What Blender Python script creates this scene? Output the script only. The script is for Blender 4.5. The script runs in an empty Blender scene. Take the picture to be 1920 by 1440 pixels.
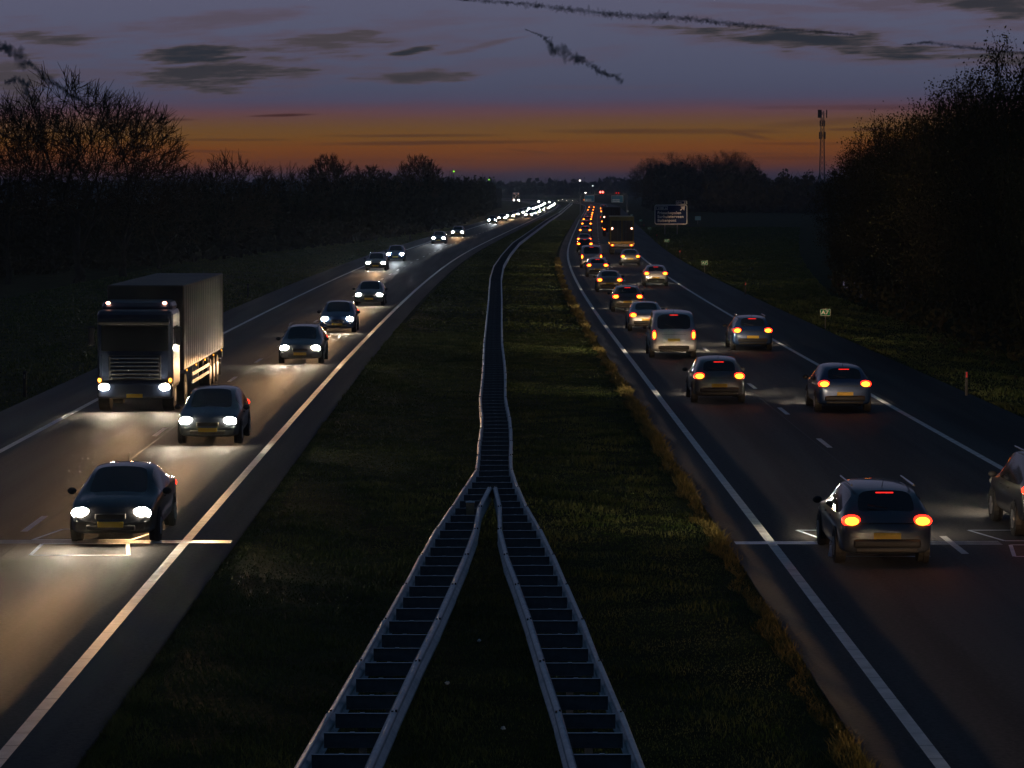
import bpy, bmesh, math, random
import numpy as np
from mathutils import Vector, Matrix, noise as mnoise
R = math.radians
S = bpy.context.scene
COL = S.collection
rng = np.random.default_rng(7)
random.seed(7)

# ------------------------------------------------------------------ camera
FPX, CAMH, YH = 5600.0, 7.35, 346.0
PITCH = math.atan((720 - YH) / FPX)
cd = bpy.data.cameras.new('camera'); cam = bpy.data.objects.new('camera', cd); COL.objects.link(cam)
cd.sensor_width = 36.0; cd.sensor_fit = 'HORIZONTAL'; cd.lens = 36.0 * FPX / 1920.0
cd.clip_start = 0.5; cd.clip_end = 30000
cam.location = (0, 0, CAMH); cam.rotation_euler = (math.pi / 2 - PITCH, 0, 0)
S.camera = cam
S.view_settings.view_transform = 'Standard'; S.view_settings.look = 'None'
S.view_settings.exposure = 0.0; S.view_settings.gamma = 1.0; S.view_settings.use_curve_mapping = False
try:
    S.cycles.use_light_tree = True
    S.cycles.max_bounces = 6; S.cycles.diffuse_bounces = 2; S.cycles.glossy_bounces = 3
    S.cycles.transparent_max_bounces = 24; S.cycles.volume_bounces = 0
    S.cycles.sample_clamp_indirect = 2.0; S.cycles.sample_clamp_direct = 0
    S.cycles.use_denoising = True
    S.cycles.caustics_reflective = False; S.cycles.caustics_refractive = False
except Exception:
    pass

def lin(c):
    return tuple(((v / 255.0) / 12.92 if v / 255.0 <= 0.04045 else ((v / 255.0 + 0.055) / 1.055) ** 2.4) for v in c)

# ------------------------------------------------------------------ dusk sky (all by direction: azimuth / elevation)
W = bpy.data.worlds.new('World'); S.world = W; W.use_nodes = True
wt = W.node_tree; wt.nodes.clear()
def WN(t, **k):
    n = wt.nodes.new(t)
    for a, b in k.items(): setattr(n, a, b)
    return n
def wl(a, b): wt.links.new(a, b)
def wm(op, a, b=None, c=None, clamp=False):
    n = WN('ShaderNodeMath', operation=op, use_clamp=clamp)
    for i, v in enumerate((a, b, c)):
        if v is None: continue
        if isinstance(v, (int, float)): n.inputs[i].default_value = v
        else: wl(v, n.inputs[i])
    return n.outputs[0]
def wmix(f, a, b):
    n = WN('ShaderNodeMix', data_type='RGBA')
    if isinstance(f, (int, float)): n.inputs[0].default_value = f
    else: wl(f, n.inputs[0])
    for i, v in ((6, a), (7, b)):
        if isinstance(v, tuple): n.inputs[i].default_value = (*v, 1)
        else: wl(v, n.inputs[i])
    return n.outputs[2]
tc = WN('ShaderNodeTexCoord'); sep = WN('ShaderNodeSeparateXYZ'); wl(tc.outputs['Generated'], sep.inputs[0])
dx, dy, dz = sep.outputs
az = wm('ARCTAN2', dx, dy)                      # azimuth, 0 = along the road
el = wm('ARCSINE', dz)
# gentle large-scale warping so nothing is ruler straight
comb = WN('ShaderNodeCombineXYZ'); wl(wm('MULTIPLY', az, 26.0), comb.inputs[0]); wl(wm('MULTIPLY_ADD', el, 230.0, wm('MULTIPLY', az, -9.0)), comb.inputs[1])
nz1 = WN('ShaderNodeTexNoise', noise_dimensions='2D'); wl(comb.outputs[0], nz1.inputs['Vector'])
nz1.inputs['Scale'].default_value = 1.0; nz1.inputs['Detail'].default_value = 6; nz1.inputs['Roughness'].default_value = 0.62
comb2 = WN('ShaderNodeCombineXYZ'); wl(wm('MULTIPLY', az, 70.0), comb2.inputs[0]); wl(wm('MULTIPLY_ADD', el, 760.0, wm('MULTIPLY', az, -30.0)), comb2.inputs[1])
nz2 = WN('ShaderNodeTexNoise', noise_dimensions='2D'); wl(comb2.outputs[0], nz2.inputs['Vector'])
nz2.inputs['Scale'].default_value = 1.0; nz2.inputs['Detail'].default_value = 5; nz2.inputs['Roughness'].default_value = 0.6
nA = wm('SUBTRACT', nz1.outputs['Fac'], 0.5); nB = wm('SUBTRACT', nz2.outputs['Fac'], 0.5)
# the base gradient tilts slightly upward to the right of the picture
elg = wm('ADD', wm('MULTIPLY_ADD', az, -0.006, el), wm('MULTIPLY', nA, 0.0022))
EL = lambda y: (YH - y) / FPX
stops = [(352, (46, 44, 60)), (336, (50, 46, 62)), (326, (62, 48, 60)), (312, (92, 53, 42)), (296, (108, 59, 27)),
         (276, (120, 67, 18)), (258, (117, 76, 24)), (240, (110, 76, 38)), (224, (104, 72, 56)), (210, (99, 69, 74)),
         (199, (88, 69, 84)), (186, (78, 74, 96)), (170, (76, 78, 100)), (140, (79, 82, 104)), (60, (86, 88, 110)), (0, (90, 90, 112)), (-40, (88, 90, 112))]
ramp = WN('ShaderNodeValToRGB'); LO, HI = EL(352), EL(-40)
wl(wm('DIVIDE', wm('SUBTRACT', elg, LO), HI - LO), ramp.inputs[0])
cr = ramp.color_ramp
while len(cr.elements) > 1: cr.elements.remove(cr.elements[-1])
for i, (y, c) in enumerate(stops):
    p = (EL(y) - LO) / (HI - LO)
    e = cr.elements[0] if i == 0 else cr.elements.new(p)
    e.position = p; e.color = (*lin(c), 1)
sky = ramp.outputs[0]
# cloud streaks: (px, py, rx, ry, slope, strength) of the direction in which each lies
def streak(cx, cy, rx, ry, sl, st, w1=1.0, w2=0.5):
    a0, e0 = math.atan((cx - 960) / FPX), EL(cy)
    u = wm('SUBTRACT', az, a0)
    v = wm('SUBTRACT', wm('MULTIPLY_ADD', u, sl, el), e0)
    q = wm('ADD', wm('POWER', wm('ABSOLUTE', wm('MULTIPLY', u, FPX / rx)), 2.0), wm('POWER', wm('ABSOLUTE', wm('MULTIPLY', v, FPX / ry)), 2.0))
    base = wm('MULTIPLY', wm('SUBTRACT', 1.18, q), .85)
    d = wm('ADD', base, wm('MULTIPLY_ADD', nA, 3.4 * w1, wm('MULTIPLY', nB, 2.6 * w2)))
    return wm('MULTIPLY', wm('SMOOTH_MIN', wm('MAXIMUM', d, 0.0), 1.0, 0.3), st)
hi_c = [(430, 128, 380, 62, -.05, .34), (640, 84, 330, 44, -.1, .3), (1600, 84, 430, 40, .09, .4), (1800, 18, 270, 40, .05, .4), (60, 90, 260, 50, .0, .3), (980, 120, 260, 16, -.12, .22), (100, 78, 135, 15, .06, .8), (345, 106, 115, 24, -.03, 1.0), (410, 146, 190, 28, -.04, .85), (620, 92, 150, 34, -.08, .62),
        (775, 97, 55, 8, -.22, 1.0), (760, 146, 130, 14, -.02, .75), (400, 42, 230, 17, -.1, .4), (905, 88, 90, 6, -.22, .45),
        (1580, 84, 310, 24, .09, 1.0), (1330, 63, 80, 8, 0, .6), (1860, 22, 150, 22, .05, .9), (1890, 112, 110, 14, .05, .8),
        (480, 72, 150, 12, -.1, .35), (1160, 165, 300, 5, 0, .2), (1450, 18, 200, 7, .05, .3), (30, 150, 90, 60, 0, .6), (1240, 40, 260, 9, .06, .25)]
lo_c = [(770, 255, 210, 3.5, -.004, .8), (430, 263, 150, 3, 0, .7), (830, 268, 300, 4.5, -.012, .9), (1240, 247, 240, 6, .002, .8),
        (1390, 252, 60, 5, .2, .8), (1650, 244, 120, 4, 0, 1.), (1200, 289, 340, 4, 0, .45), (535, 217, 66, 3.2, -.03, 1.5), (1700, 203, 300, 6, 0, .6),
        (1000, 285, 60, 3, .1, .7), (1500, 270, 130, 3.5, 0, .7), (380, 284, 90, 3, .02, .8), (330, 226, 40, 3, 0, 1.), (1560, 230, 140, 8, -.06, .4), (1500, 297, 260, 4, 0, .45), (700, 300, 260, 4, 0, .3)]
def total(lst, w1, w2):
    acc = None
    for t in lst:
        s = streak(*t, w1, w2); acc = s if acc is None else wm('MAXIMUM', acc, s)
    return acc
mh = total(hi_c, 1.0, 0.55); ml = total(lo_c, 0.35, 0.2)
def wramp(f, els):
    n = WN('ShaderNodeValToRGB'); c = n.color_ramp
    while len(c.elements) > 1: c.elements.remove(c.elements[-1])
    for i, (p, col, a) in enumerate(els):
        e = c.elements[0] if i == 0 else c.elements.new(p); e.position = p; e.color = (*col, a)
    wl(f, n.inputs[0]); return n
rh = wramp(mh, [(0, lin((92, 74, 92)), 0), (.3, lin((90, 72, 82)), .42), (.55, lin((74, 65, 66)), .85), (.8, lin((56, 53, 56)), .95), (1., lin((43, 46, 54)), 1)])
c1 = wmix(rh.outputs['Alpha'], sky, rh.outputs['Color'])
c2 = wmix(wm('MULTIPLY', ml, 0.62, None, True), c1, lin((62, 34, 28)))
# overhead (out of the picture) the dusk is dimmer and bluer
up = WN('ShaderNodeMapRange'); wl(el, up.inputs[0]); up.inputs[1].default_value = 0.07; up.inputs[2].default_value = 0.5
up.interpolation_type = 'SMOOTHSTEP'
c3 = wmix(up.outputs[0], c2, (0.013, 0.031, 0.060))
# away from the afterglow (behind the viewer) no orange band
bk = WN('ShaderNodeMapRange'); wl(dy, bk.inputs[0]); bk.inputs[1].default_value = 0.55; bk.inputs[2].default_value = -0.2
c4 = wmix(bk.outputs[0], c3, (0.013, 0.031, 0.062))
dn = WN('ShaderNodeMapRange'); wl(el, dn.inputs[0]); dn.inputs[1].default_value = -0.004; dn.inputs[2].default_value = -0.03
c5 = wmix(dn.outputs[0], c4, (0.004, 0.004, 0.006))
bg = WN('ShaderNodeBackground'); wl(c5, bg.inputs[0]); bg.inputs[1].default_value = 1.0
wo = WN('ShaderNodeOutputWorld'); wl(bg.outputs[0], wo.inputs[0])
W.cycles.sampling_method = 'MANUAL'; W.cycles.sample_map_resolution = 512

# ------------------------------------------------------------------ materials
def mat(name, color, rough=0.6, metal=0.0, spec=0.5, coat=0.0, emit=None, estr=0.0, var=0.0, vscale=3.0, bump=0.0, bscale=20.0, color2=None, detail=4):
    m = bpy.data.materials.new(name); m.use_nodes = True
    nt = m.node_tree; p = nt.nodes['Principled BSDF']
    p.inputs['Base Color'].default_value = (*color, 1); p.inputs['Roughness'].default_value = rough
    p.inputs['Metallic'].default_value = metal; p.inputs['Specular IOR Level'].default_value = spec
    p.inputs['Coat Weight'].default_value = coat
    if emit:
        p.inputs['Emission Color'].default_value = (*emit, 1); p.inputs['Emission Strength'].default_value = estr
    if var > 0 or color2 or bump > 0:
        t = nt.nodes.new('ShaderNodeTexCoord'); n = nt.nodes.new('ShaderNodeTexNoise')
        n.inputs['Scale'].default_value = vscale; n.inputs['Detail'].default_value = detail; n.inputs['Roughness'].default_value = 0.62
        nt.links.new(t.outputs['Object'], n.inputs['Vector'])
        r = nt.nodes.new('ShaderNodeValToRGB'); r.color_ramp.elements[0].position = .36; r.color_ramp.elements[1].position = .64
        c2 = color2 or tuple(min(1, c * (1 + var)) for c in color); c1_ = color if color2 else tuple(c * (1 - var) for c in color)
        r.color_ramp.elements[0].color = (*c1_, 1); r.color_ramp.elements[1].color = (*c2, 1)
        nt.links.new(n.outputs['Fac'], r.inputs[0]); nt.links.new(r.outputs[0], p.inputs['Base Color'])
        if bump > 0:
            nb = nt.nodes.new('ShaderNodeTexNoise'); nb.inputs['Scale'].default_value = bscale; nb.inputs['Detail'].default_value = 3
            nt.links.new(t.outputs['Object'], nb.inputs['Vector'])
            b = nt.nodes.new('ShaderNodeBump'); b.inputs['Strength'].default_value = bump; b.inputs['Distance'].default_value = 0.02
            nt.links.new(nb.outputs['Fac'], b.inputs['Height']); nt.links.new(b.outputs[0], p.inputs['Normal'])
    return m

def asphalt_mat(name, c1_, c2_):
    m = bpy.data.materials.new(name); m.use_nodes = True; nt = m.node_tree; p = nt.nodes['Principled BSDF']
    t = nt.nodes.new('ShaderNodeTexCoord')
    n = nt.nodes.new('ShaderNodeTexNoise'); n.inputs['Scale'].default_value = 11.0; n.inputs['Detail'].default_value = 4; n.inputs['Roughness'].default_value = .8
    nt.links.new(t.outputs['Object'], n.inputs['Vector'])
    mp = nt.nodes.new('ShaderNodeMapping'); mp.inputs['Scale'].default_value = (1.1, 0.03, 1)
    nt.links.new(t.outputs['Object'], mp.inputs[0])
    n2 = nt.nodes.new('ShaderNodeTexNoise'); n2.inputs['Scale'].default_value = 1.0; n2.inputs['Detail'].default_value = 5
    nt.links.new(mp.outputs[0], n2.inputs['Vector'])
    a = nt.nodes.new('ShaderNodeMath'); a.operation = 'MULTIPLY_ADD'; a.inputs[1].default_value = .55
    s2 = nt.nodes.new('ShaderNodeMath'); s2.operation = 'MULTIPLY'; s2.inputs[1].default_value = .5
    nt.links.new(n2.outputs['Fac'], s2.inputs[0]); nt.links.new(n.outputs['Fac'], a.inputs[0]); nt.links.new(s2.outputs[0], a.inputs[2])
    r = nt.nodes.new('ShaderNodeValToRGB'); r.color_ramp.elements[0].position = .43; r.color_ramp.elements[1].position = .60
    r.color_ramp.elements[0].color = (*c1_, 1); r.color_ramp.elements[1].color = (*c2_, 1)
    nt.links.new(a.outputs[0], r.inputs[0]); nt.links.new(r.outputs[0], p.inputs['Base Color'])
    # sparse bright chippings in the wearing course
    v = nt.nodes.new('ShaderNodeTexVoronoi'); v.inputs['Scale'].default_value = 14.0
    nt.links.new(t.outputs['Object'], v.inputs['Vector'])
    p.inputs['Roughness'].default_value = .72; p.inputs['Specular IOR Level'].default_value = .3
    b = nt.nodes.new('ShaderNodeBump'); b.inputs['Strength'].default_value = .6; b.inputs['Distance'].default_value = .006
    nt.links.new(n.outputs['Fac'], b.inputs['Height']); nt.links.new(b.outputs[0], p.inputs['Normal'])
    return m

M = {}
M['asphalt'] = asphalt_mat('asphalt', (.018, .017, .017), (.080, .074, .070))
M['paint'] = mat('road_paint', (.62, .60, .57), .6, color2=(.82, .80, .77), vscale=2.2)
M['sealant'] = mat('loop_sealant', (.45, .55, .7), .3, color2=(.85, .9, .95), vscale=3)
M['ground'] = mat('grass_ground', (.012, .02, .006), .95, spec=.05, color2=(.04, .05, .014), vscale=.55, bump=.8, bscale=6, detail=8)
M['blade'] = mat('grass_blades', (.05, .085, .018), .8, spec=.15, color2=(.16, .165, .055), vscale=.7, detail=6)
M['dry'] = mat('dry_grass', (.13, .11, .03), .85, spec=.1, color2=(.30, .21, .07), vscale=1.5)
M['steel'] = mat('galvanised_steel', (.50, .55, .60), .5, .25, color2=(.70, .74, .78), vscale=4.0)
M['steeldark'] = mat('dark_steel', (.10, .11, .125), .6, .3, color2=(.17, .18, .2), vscale=5)
M['bolt'] = mat('bolt_steel', (.05, .05, .055), .5, .6)
M['bark'] = mat('bark', (.035, .028, .02), .95, spec=.1, color2=(.06, .05, .035), vscale=2)
M['twig'] = mat('twigs', (.05, .036, .018), .95, spec=.1, color2=(.08, .055, .025), vscale=.6)
M['leaf'] = mat('autumn_leaves', (.022, .022, .008), .9, spec=.1, color2=(.075, .055, .016), vscale=.5)
M['under'] = mat('undergrowth_leaves', (.018, .02, .01), .95, spec=.05, color2=(.045, .042, .02), vscale=.3)
M['glass'] = mat('car_glass', (.012, .014, .018), .06, spec=.6)
M['tyre'] = mat('tyre_rubber', (.012, .012, .012), .9)
M['rim'] = mat('alloy_rim', (.35, .36, .38), .35, .8)
M['trim'] = mat('black_trim', (.014, .014, .015), .6)
M['chrome'] = mat('chrome', (.6, .6, .6), .2, 1.0)
M['plate'] = mat('yellow_plate', (.72, .45, .03), .5)
M['head'] = mat('headlamp_glow', (.8, .8, .8), .2, emit=(1, .84, .62), estr=400)
M['headcool'] = mat('headlamp_glow_cool', (.8, .8, .8), .2, emit=(.82, .92, 1.0), estr=260)
M['tail'] = mat('tail_lens', (.4, .01, .005), .25, emit=(1, .02, .008), estr=5.5)
M['tailcore'] = mat('tail_bulb', (.6, .1, .02), .3, emit=(1, .30, .012), estr=9.0)
M['brake'] = mat('brake_bar', (.4, .01, .005), .25, emit=(1, .02, .015), estr=1.6)
M['indicator'] = mat('amber_lamp', (.5, .2, .02), .3, emit=(1, .33, .03), estr=4)
M['marker'] = mat('marker_lamp', (.6, .4, .3), .3, emit=(1, .45, .3), estr=9)
M['box_white'] = mat('trailer_white', (.55, .55, .54), .45, var=.1, vscale=.8)
M['box_yellow'] = mat('trailer_ochre', (.42, .25, .05), .5, var=.15, vscale=.8)
M['door_dark'] = mat('trailer_doors', (.05, .03, .022), .6, var=.2, vscale=1)
M['box_brown'] = mat('trailer_brown', (.10, .058, .034), .6, var=.3, vscale=.6)
M['cab_navy'] = mat('cab_navy', (.02, .03, .06), .3, .2, coat=.6)
M['sign_blue'] = mat('sign_blue', (.004, .018, .085), .9, spec=.05)
M['sign_blue2'] = mat('sign_sky_blue', (.05, .24, .38), .5)
M['sign_white'] = mat('sign_lettering', (.86, .84, .8), .9, spec=.05)
M['sign_green'] = mat('sign_green', (.006, .26, .09), .9, spec=.05)
M['reflector'] = mat('red_reflector', (.75, .02, .03), .3)
M['postgrey'] = mat('grey_post', (.22, .2, .16), .6, var=.15)
M['wood'] = mat('weathered_board', (.42, .24, .13), .8, var=.25, vscale=5)
M['red_lamp'] = mat('red_signal', (.3, .02, .02), .3, emit=(1, .06, .05), estr=14)
M['green_lamp'] = mat('green_signal', (.02, .3, .02), .3, emit=(.28, 1, .05), estr=1.6)
M['white_lamp'] = mat('white_lamp', (.5, .5, .5), .3, emit=(1, .9, .8), estr=5)
M['dim_lamp'] = mat('dim_lamp', (.5, .5, .5), .3, emit=(.8, .85, .9), estr=1.0)
M['window_lit'] = mat('lit_window', (.5, .4, .2), .3, emit=(1, .62, .3), estr=3.0)
M['barn'] = mat('barn_wall', (.06, .05, .045), .9, var=.2)
M['contrail'] = None
for k_ in ('head', 'headcool'):
    nt_ = M[k_].node_tree; p_ = nt_.nodes['Principled BSDF']; ge = nt_.nodes.new('ShaderNodeNewGeometry'); mm = nt_.nodes.new('ShaderNodeMath'); mm.operation = 'MULTIPLY_ADD'
    mm.inputs[1].default_value = -420; mm.inputs[2].default_value = 420; nt_.links.new(ge.outputs['Backfacing'], mm.inputs[0]); nt_.links.new(mm.outputs[0], p_.inputs['Emission Strength'])
PAINTS = {}
for n, c, me in (('silver', (.36, .38, .41), .55), ('grey', (.10, .105, .115), .5), ('black', (.012, .012, .014), .2), ('blue', (.02, .05, .14), .4),
                 ('white', (.7, .7, .7), 0), ('red', (.25, .012, .012), .2), ('slate', (.07, .085, .11), .5), ('beige', (.3, .27, .22), .4)):
    PAINTS[n] = mat('paint_' + n, c, .32, me, coat=.8, var=.06, vscale=1.2)

# ------------------------------------------------------------------ helpers
def tag(o, label=None, cat=None, group=None, kind=None):
    if label: o['label'] = label
    if cat: o['category'] = cat
    if group: o['group'] = group
    if kind: o['kind'] = kind
    return o
def link(name, me, mats, parent=None, smooth=False):
    o = bpy.data.objects.new(name, me); COL.objects.link(o)
    for m in (mats if isinstance(mats, (list, tuple)) else [mats]): me.materials.append(m)
    if parent: o.parent = parent
    if smooth and len(me.polygons): me.polygons.foreach_set('use_smooth', [True] * len(me.polygons))
    return o
def empty(name, loc=(0, 0, 0), rz=0.0):
    o = bpy.data.objects.new(name, None); COL.objects.link(o); o.location = loc; o.rotation_euler = (0, 0, rz); o.empty_display_size = .3
    return o
def raw(name, V, F, mats, parent=None, smooth=False):
    """numpy mesh: F is an (n,3) or (n,4) int array"""
    V = np.asarray(V, np.float32); F = np.asarray(F, np.int32)
    me = bpy.data.meshes.new(name); k = F.shape[1]
    me.vertices.add(len(V)); me.vertices.foreach_set('co', V.ravel())
    me.loops.add(F.size); me.loops.foreach_set('vertex_index', F.ravel())
    me.polygons.add(len(F)); me.polygons.foreach_set('loop_start', np.arange(0, F.size, k, dtype=np.int32))
    me.polygons.foreach_set('loop_total', np.full(len(F), k, np.int32))
    me.update(calc_edges=True); me.validate()
    return link(name, me, mats, parent, smooth)
class B:
    def __init__(s): s.bm = bmesh.new()
    def box(s, cx, cy, cz, sx, sy, sz, bev=0.0, rot=None):
        m = Matrix.Translation((cx, cy, cz)) @ (rot if rot is not None else Matrix()) @ Matrix.Diagonal((sx, sy, sz, 1))
        r = bmesh.ops.create_cube(s.bm, size=1.0, matrix=m)
        if bev > 0:
            es = list({e for v in r['verts'] for e in v.link_edges})
            bmesh.ops.bevel(s.bm, geom=es, offset=bev, segments=2, profile=.5, affect='EDGES')
        return s
    def cyl(s, p0, p1, r0, r1=None, n=10, caps=True):
        p0, p1 = Vector(p0), Vector(p1); d = p1 - p0
        q = d.to_track_quat('Z', 'Y').to_matrix().to_4x4()
        bmesh.ops.create_cone(s.bm, cap_ends=caps, cap_tris=False, segments=n, radius1=r0, radius2=r0 if r1 is None else r1, depth=d.length,
                              matrix=Matrix.Translation((p0 + p1) / 2) @ q)
        return s
    def ell(s, c, r, u=14, v=8):
        bmesh.ops.create_uvsphere(s.bm, u_segments=u, v_segments=v, radius=1, matrix=Matrix.Translation(c) @ Matrix.Diagonal((*r, 1)))
        return s
    def done(s, name, m, parent=None, smooth=False):
        me = bpy.data.meshes.new(name); s.bm.to_mesh(me); s.bm.free()
        return link(name, me, m, parent, smooth)
def copy_tree(o, parent=None):
    c = o.copy(); COL.objects.link(c)
    if parent: c.parent = parent
    for ch in list(o.children): copy_tree(ch, c)
    return c
ORD = ['first', 'second', 'third', 'fourth', 'fifth', 'sixth', 'seventh', 'eighth', 'ninth', 'tenth', 'eleventh', 'twelfth', 'thirteenth', 'fourteenth', 'fifteenth', 'sixteenth', 'seventeenth', 'eighteenth', 'nineteenth', 'twentieth']

# ------------------------------------------------------------------ road alignment
def spline(xs, ys):
    xs = np.array(xs, float); ys = np.array(ys, float); n = len(xs); h = np.diff(xs)
    A = np.zeros((n, n)); r = np.zeros(n); A[0, 0] = A[-1, -1] = 1
    for i in range(1, n - 1):
        A[i, i - 1], A[i, i], A[i, i + 1] = h[i - 1], 2 * (h[i - 1] + h[i]), h[i]
        r[i] = 3 * ((ys[i + 1] - ys[i]) / h[i] - (ys[i] - ys[i - 1]) / h[i - 1])
    c = np.linalg.solve(A, r); b = np.diff(ys) / h - h * (2 * c[:-1] + c[1:]) / 3; d = np.diff(c) / (3 * h)
    def f(x):
        x = np.asarray(x, float); i = np.clip(np.searchsorted(xs, x) - 1, 0, n - 2); t = x - xs[i]
        return ys[i] + b[i] * t + c[i] * t * t + d[i] * t ** 3
    return f
_xm = spline([-120, 0, 38, 90, 170, 245, 308, 372, 490, 626, 765, 900, 1000, 1087, 1180, 1280, 1400, 1550, 1800, 2300],
             [.6, -.3, -.56, -.85, -1.05, -.68, .2, 1.75, 5.2, 9.26, 13.5, 17.4, 19.9, 21.3, 20.8, 17, 7.5, -10, -50, -160])
_hw = lambda y: np.interp(y, [0, 60, 122, 200, 308, 372, 490, 626, 900], [5.95, 6.03, 6.0, 5.8, 5.55, 5.4, 5.15, 4.85, 4.7])
def RX(off, y): return _xm(y) + _hw(y) + off      # right carriageway: offset to the right of its left edge line
def LX(off, y): return _xm(y) - _hw(y) - off      # left carriageway: offset to the left of its right edge line
def heading(y): return -math.atan((float(_xm(y + 2)) - float(_xm(y - 2))) / 4)
ROADY = np.concatenate([np.arange(-80, 300, 4.0), np.arange(300, 2100, 10.0)])
def strip(name, fx, o0, o1, z, m, ys=ROADY, thick=0.0, kind='structure', parent=None):
    a = np.stack([fx(o0, ys), ys, np.full_like(ys, z)], 1); b = np.stack([fx(o1, ys), ys, np.full_like(ys, z)], 1)
    n = len(ys); i = np.arange(n - 1)
    if a[0, 0] > b[0, 0]: a, b = b, a
    V = [a, b]; F = [np.stack([i, i + n, i + n + 1, i + 1], 1)]
    if thick:
        V += [a - [0, 0, thick], b - [0, 0, thick]]
        F += [np.stack([i, i + 1, i + 1 + 2 * n, i + 2 * n], 1), np.stack([i + n, i + 3 * n, i + 3 * n + 1, i + n + 1], 1)]
    o = raw(name, np.concatenate(V), np.concatenate(F), m, parent)
    if kind: o['kind'] = kind
    return o

# ground
gy = np.array([-400, 0, 100, 300, 700, 1500, 3000, 9000.]); gx = np.array([-9000, -2000, -400, -100, -30, 0, 30, 100, 400, 2000, 9000.])
GX, GY = np.meshgrid(gx, gy); nx, ny = len(gx), len(gy)
idx = np.arange(nx * ny).reshape(ny, nx)
g = raw('ground', np.stack([GX.ravel(), GY.ravel(), np.full(GX.size, -.07)], 1),
        np.stack([idx[:-1, :-1].ravel(), idx[:-1, 1:].ravel(), idx[1:, 1:].ravel(), idx[1:, :-1].ravel()], 1), M['ground'])
g['kind'] = 'structure'
strip('road', RX, -.88, 11.0, 0.0, M['asphalt'], thick=.07)
strip('road', LX, -1.02, 9.7, 0.0, M['asphalt'], thick=.07)
M['seam'] = mat('road_seam', (.012, .012, .012), .6)
for fx_, o_ in ((RX, 3.46), (RX, 7.72), (LX, 3.4), (LX, 7.55)): strip('road_seam', fx_, o_ - .018, o_ + .018, .003, M['seam'], ys=np.arange(20, 420, 4.0))
# solid edge lines: laid as short thermoplastic pads with hairline joints
def solid_line(fx, off, w, y0, y1, ynear, pad=.9):
    Vs, Fs, k = [], [], 0
    y = y0
    while y < y1:
        L = pad if y < ynear else 12.0
        e = min(y + L - (.018 if y < ynear else 0), y1)
        ya, yb = np.array([y]), np.array([e])
        Vs += [(float(fx(off - w / 2, y)), y, .004), (float(fx(off + w / 2, y)), y, .004), (float(fx(off + w / 2, e)), e, .004), (float(fx(off - w / 2, e)), e, .004)]
        Fs.append((k, k + 1, k + 2, k + 3)); k += 4; y += L
    o = raw('edge_marking', Vs, Fs, M['paint']); o['kind'] = 'structure'
    flip_up(o); return o
def flip_up(o):
    me = o.data
    bm = bmesh.new(); bm.from_mesh(me); bmesh.ops.recalc_face_normals(bm, faces=bm.faces)
    for f in bm.faces:
        if f.normal.z < 0: f.normal_flip()
    bm.to_mesh(me); bm.free()
solid_line(RX, 0, .19, 10, 1300, 150); solid_line(LX, 0, .19, 10, 1300, 150)
solid_line(RX, 7.48, .19, 10, 1300, 150); solid_line(LX, 7.3, .19, 10, 1300, 150)
def dashes(fx, off, y0, n):
    Vs, Fs = [], []
    for i in range(n):
        a = y0 + 12.05 * i - 1.5; b = a + 3.0; k = len(Vs)
        Vs += [(float(fx(off - .075, a)), a, .004), (float(fx(off + .075, a)), a, .004), (float(fx(off + .075, b)), b, .004), (float(fx(off - .075, b)), b, .004)]
        Fs.append((k, k + 1, k + 2, k + 3))
    o = raw('lane_marking', Vs, Fs, M['paint']); o['kind'] = 'structure'; flip_up(o)
dashes(RX, 3.70, 60.7 - 48.2, 62); dashes(LX, 3.62, 64.5 - 48.2, 62)
# detector-loop saw cuts, bright sealant: cables across, one loop up-road and one down-road per lane
def loops(fx, lanes, ymid, x_sh):
    Vs, Fs = [], []
    def seg(p, q, w):
        p, q = Vector((*p, .007)), Vector((*q, .007)); d = (q - p).normalized(); n_ = Vector((-d.y, d.x, 0)) * w / 2; k = len(Vs)
        Vs.extend([tuple(p - n_), tuple(q - n_), tuple(q + n_), tuple(p + n_)]); Fs.append((k, k + 1, k + 2, k + 3))
    P = lambda off, y: (float(fx(off, y)), y)
    c0 = lanes[0]
    for j in range(6):   # cable bundle from the shoulder, converging at the hub
        dy = (j - 2.5) * .085
        seg(P(x_sh, ymid + dy * .9 + random.uniform(-.03, .03)), P(c0 - 1.05, ymid + dy), random.uniform(.05, .09))
        seg(P(c0 - 1.05, ymid + dy), P(lanes[-1] - .9, ymid + dy * 1.3), random.uniform(.03, .05))
    for c in lanes:
        for s in (1, -1):
            a, b = ymid + s * .35, ymid + s * 2.25
            pts = [P(c - .75, a), P(c - 1.1 - .1 * s, b), P(c + .95, b), P(c + 1.15 + .15 * s, a), P(c - .75, a)]
            w = .055
            for p, q in zip(pts[:-1], pts[1:]): seg(p, q, w * 1.5 if p[1] != q[1] else w * 2.0)
    o = raw('loop_marking', Vs, Fs, M['sealant']); o['kind'] = 'structure'; flip_up(o)
loops(RX, (1.95, 5.6), 61.0, -.75); loops(LX, (1.9, 5.5), 61.2, -.95)
# ditch water glimpsed beyond the right verge
dw = raw('ditch_water', [(22.6, 196, -.05), (24.0, 192, -.05), (25.6, 214, -.05), (26.3, 236, -.05), (25.2, 238, -.05), (24.0, 216, -.05)],
         [(0, 1, 2, 5), (5, 2, 3, 4)], mat('still_water', (.01, .014, .02), .08, spec=.6)); dw['kind'] = 'structure'; flip_up(dw)

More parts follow.
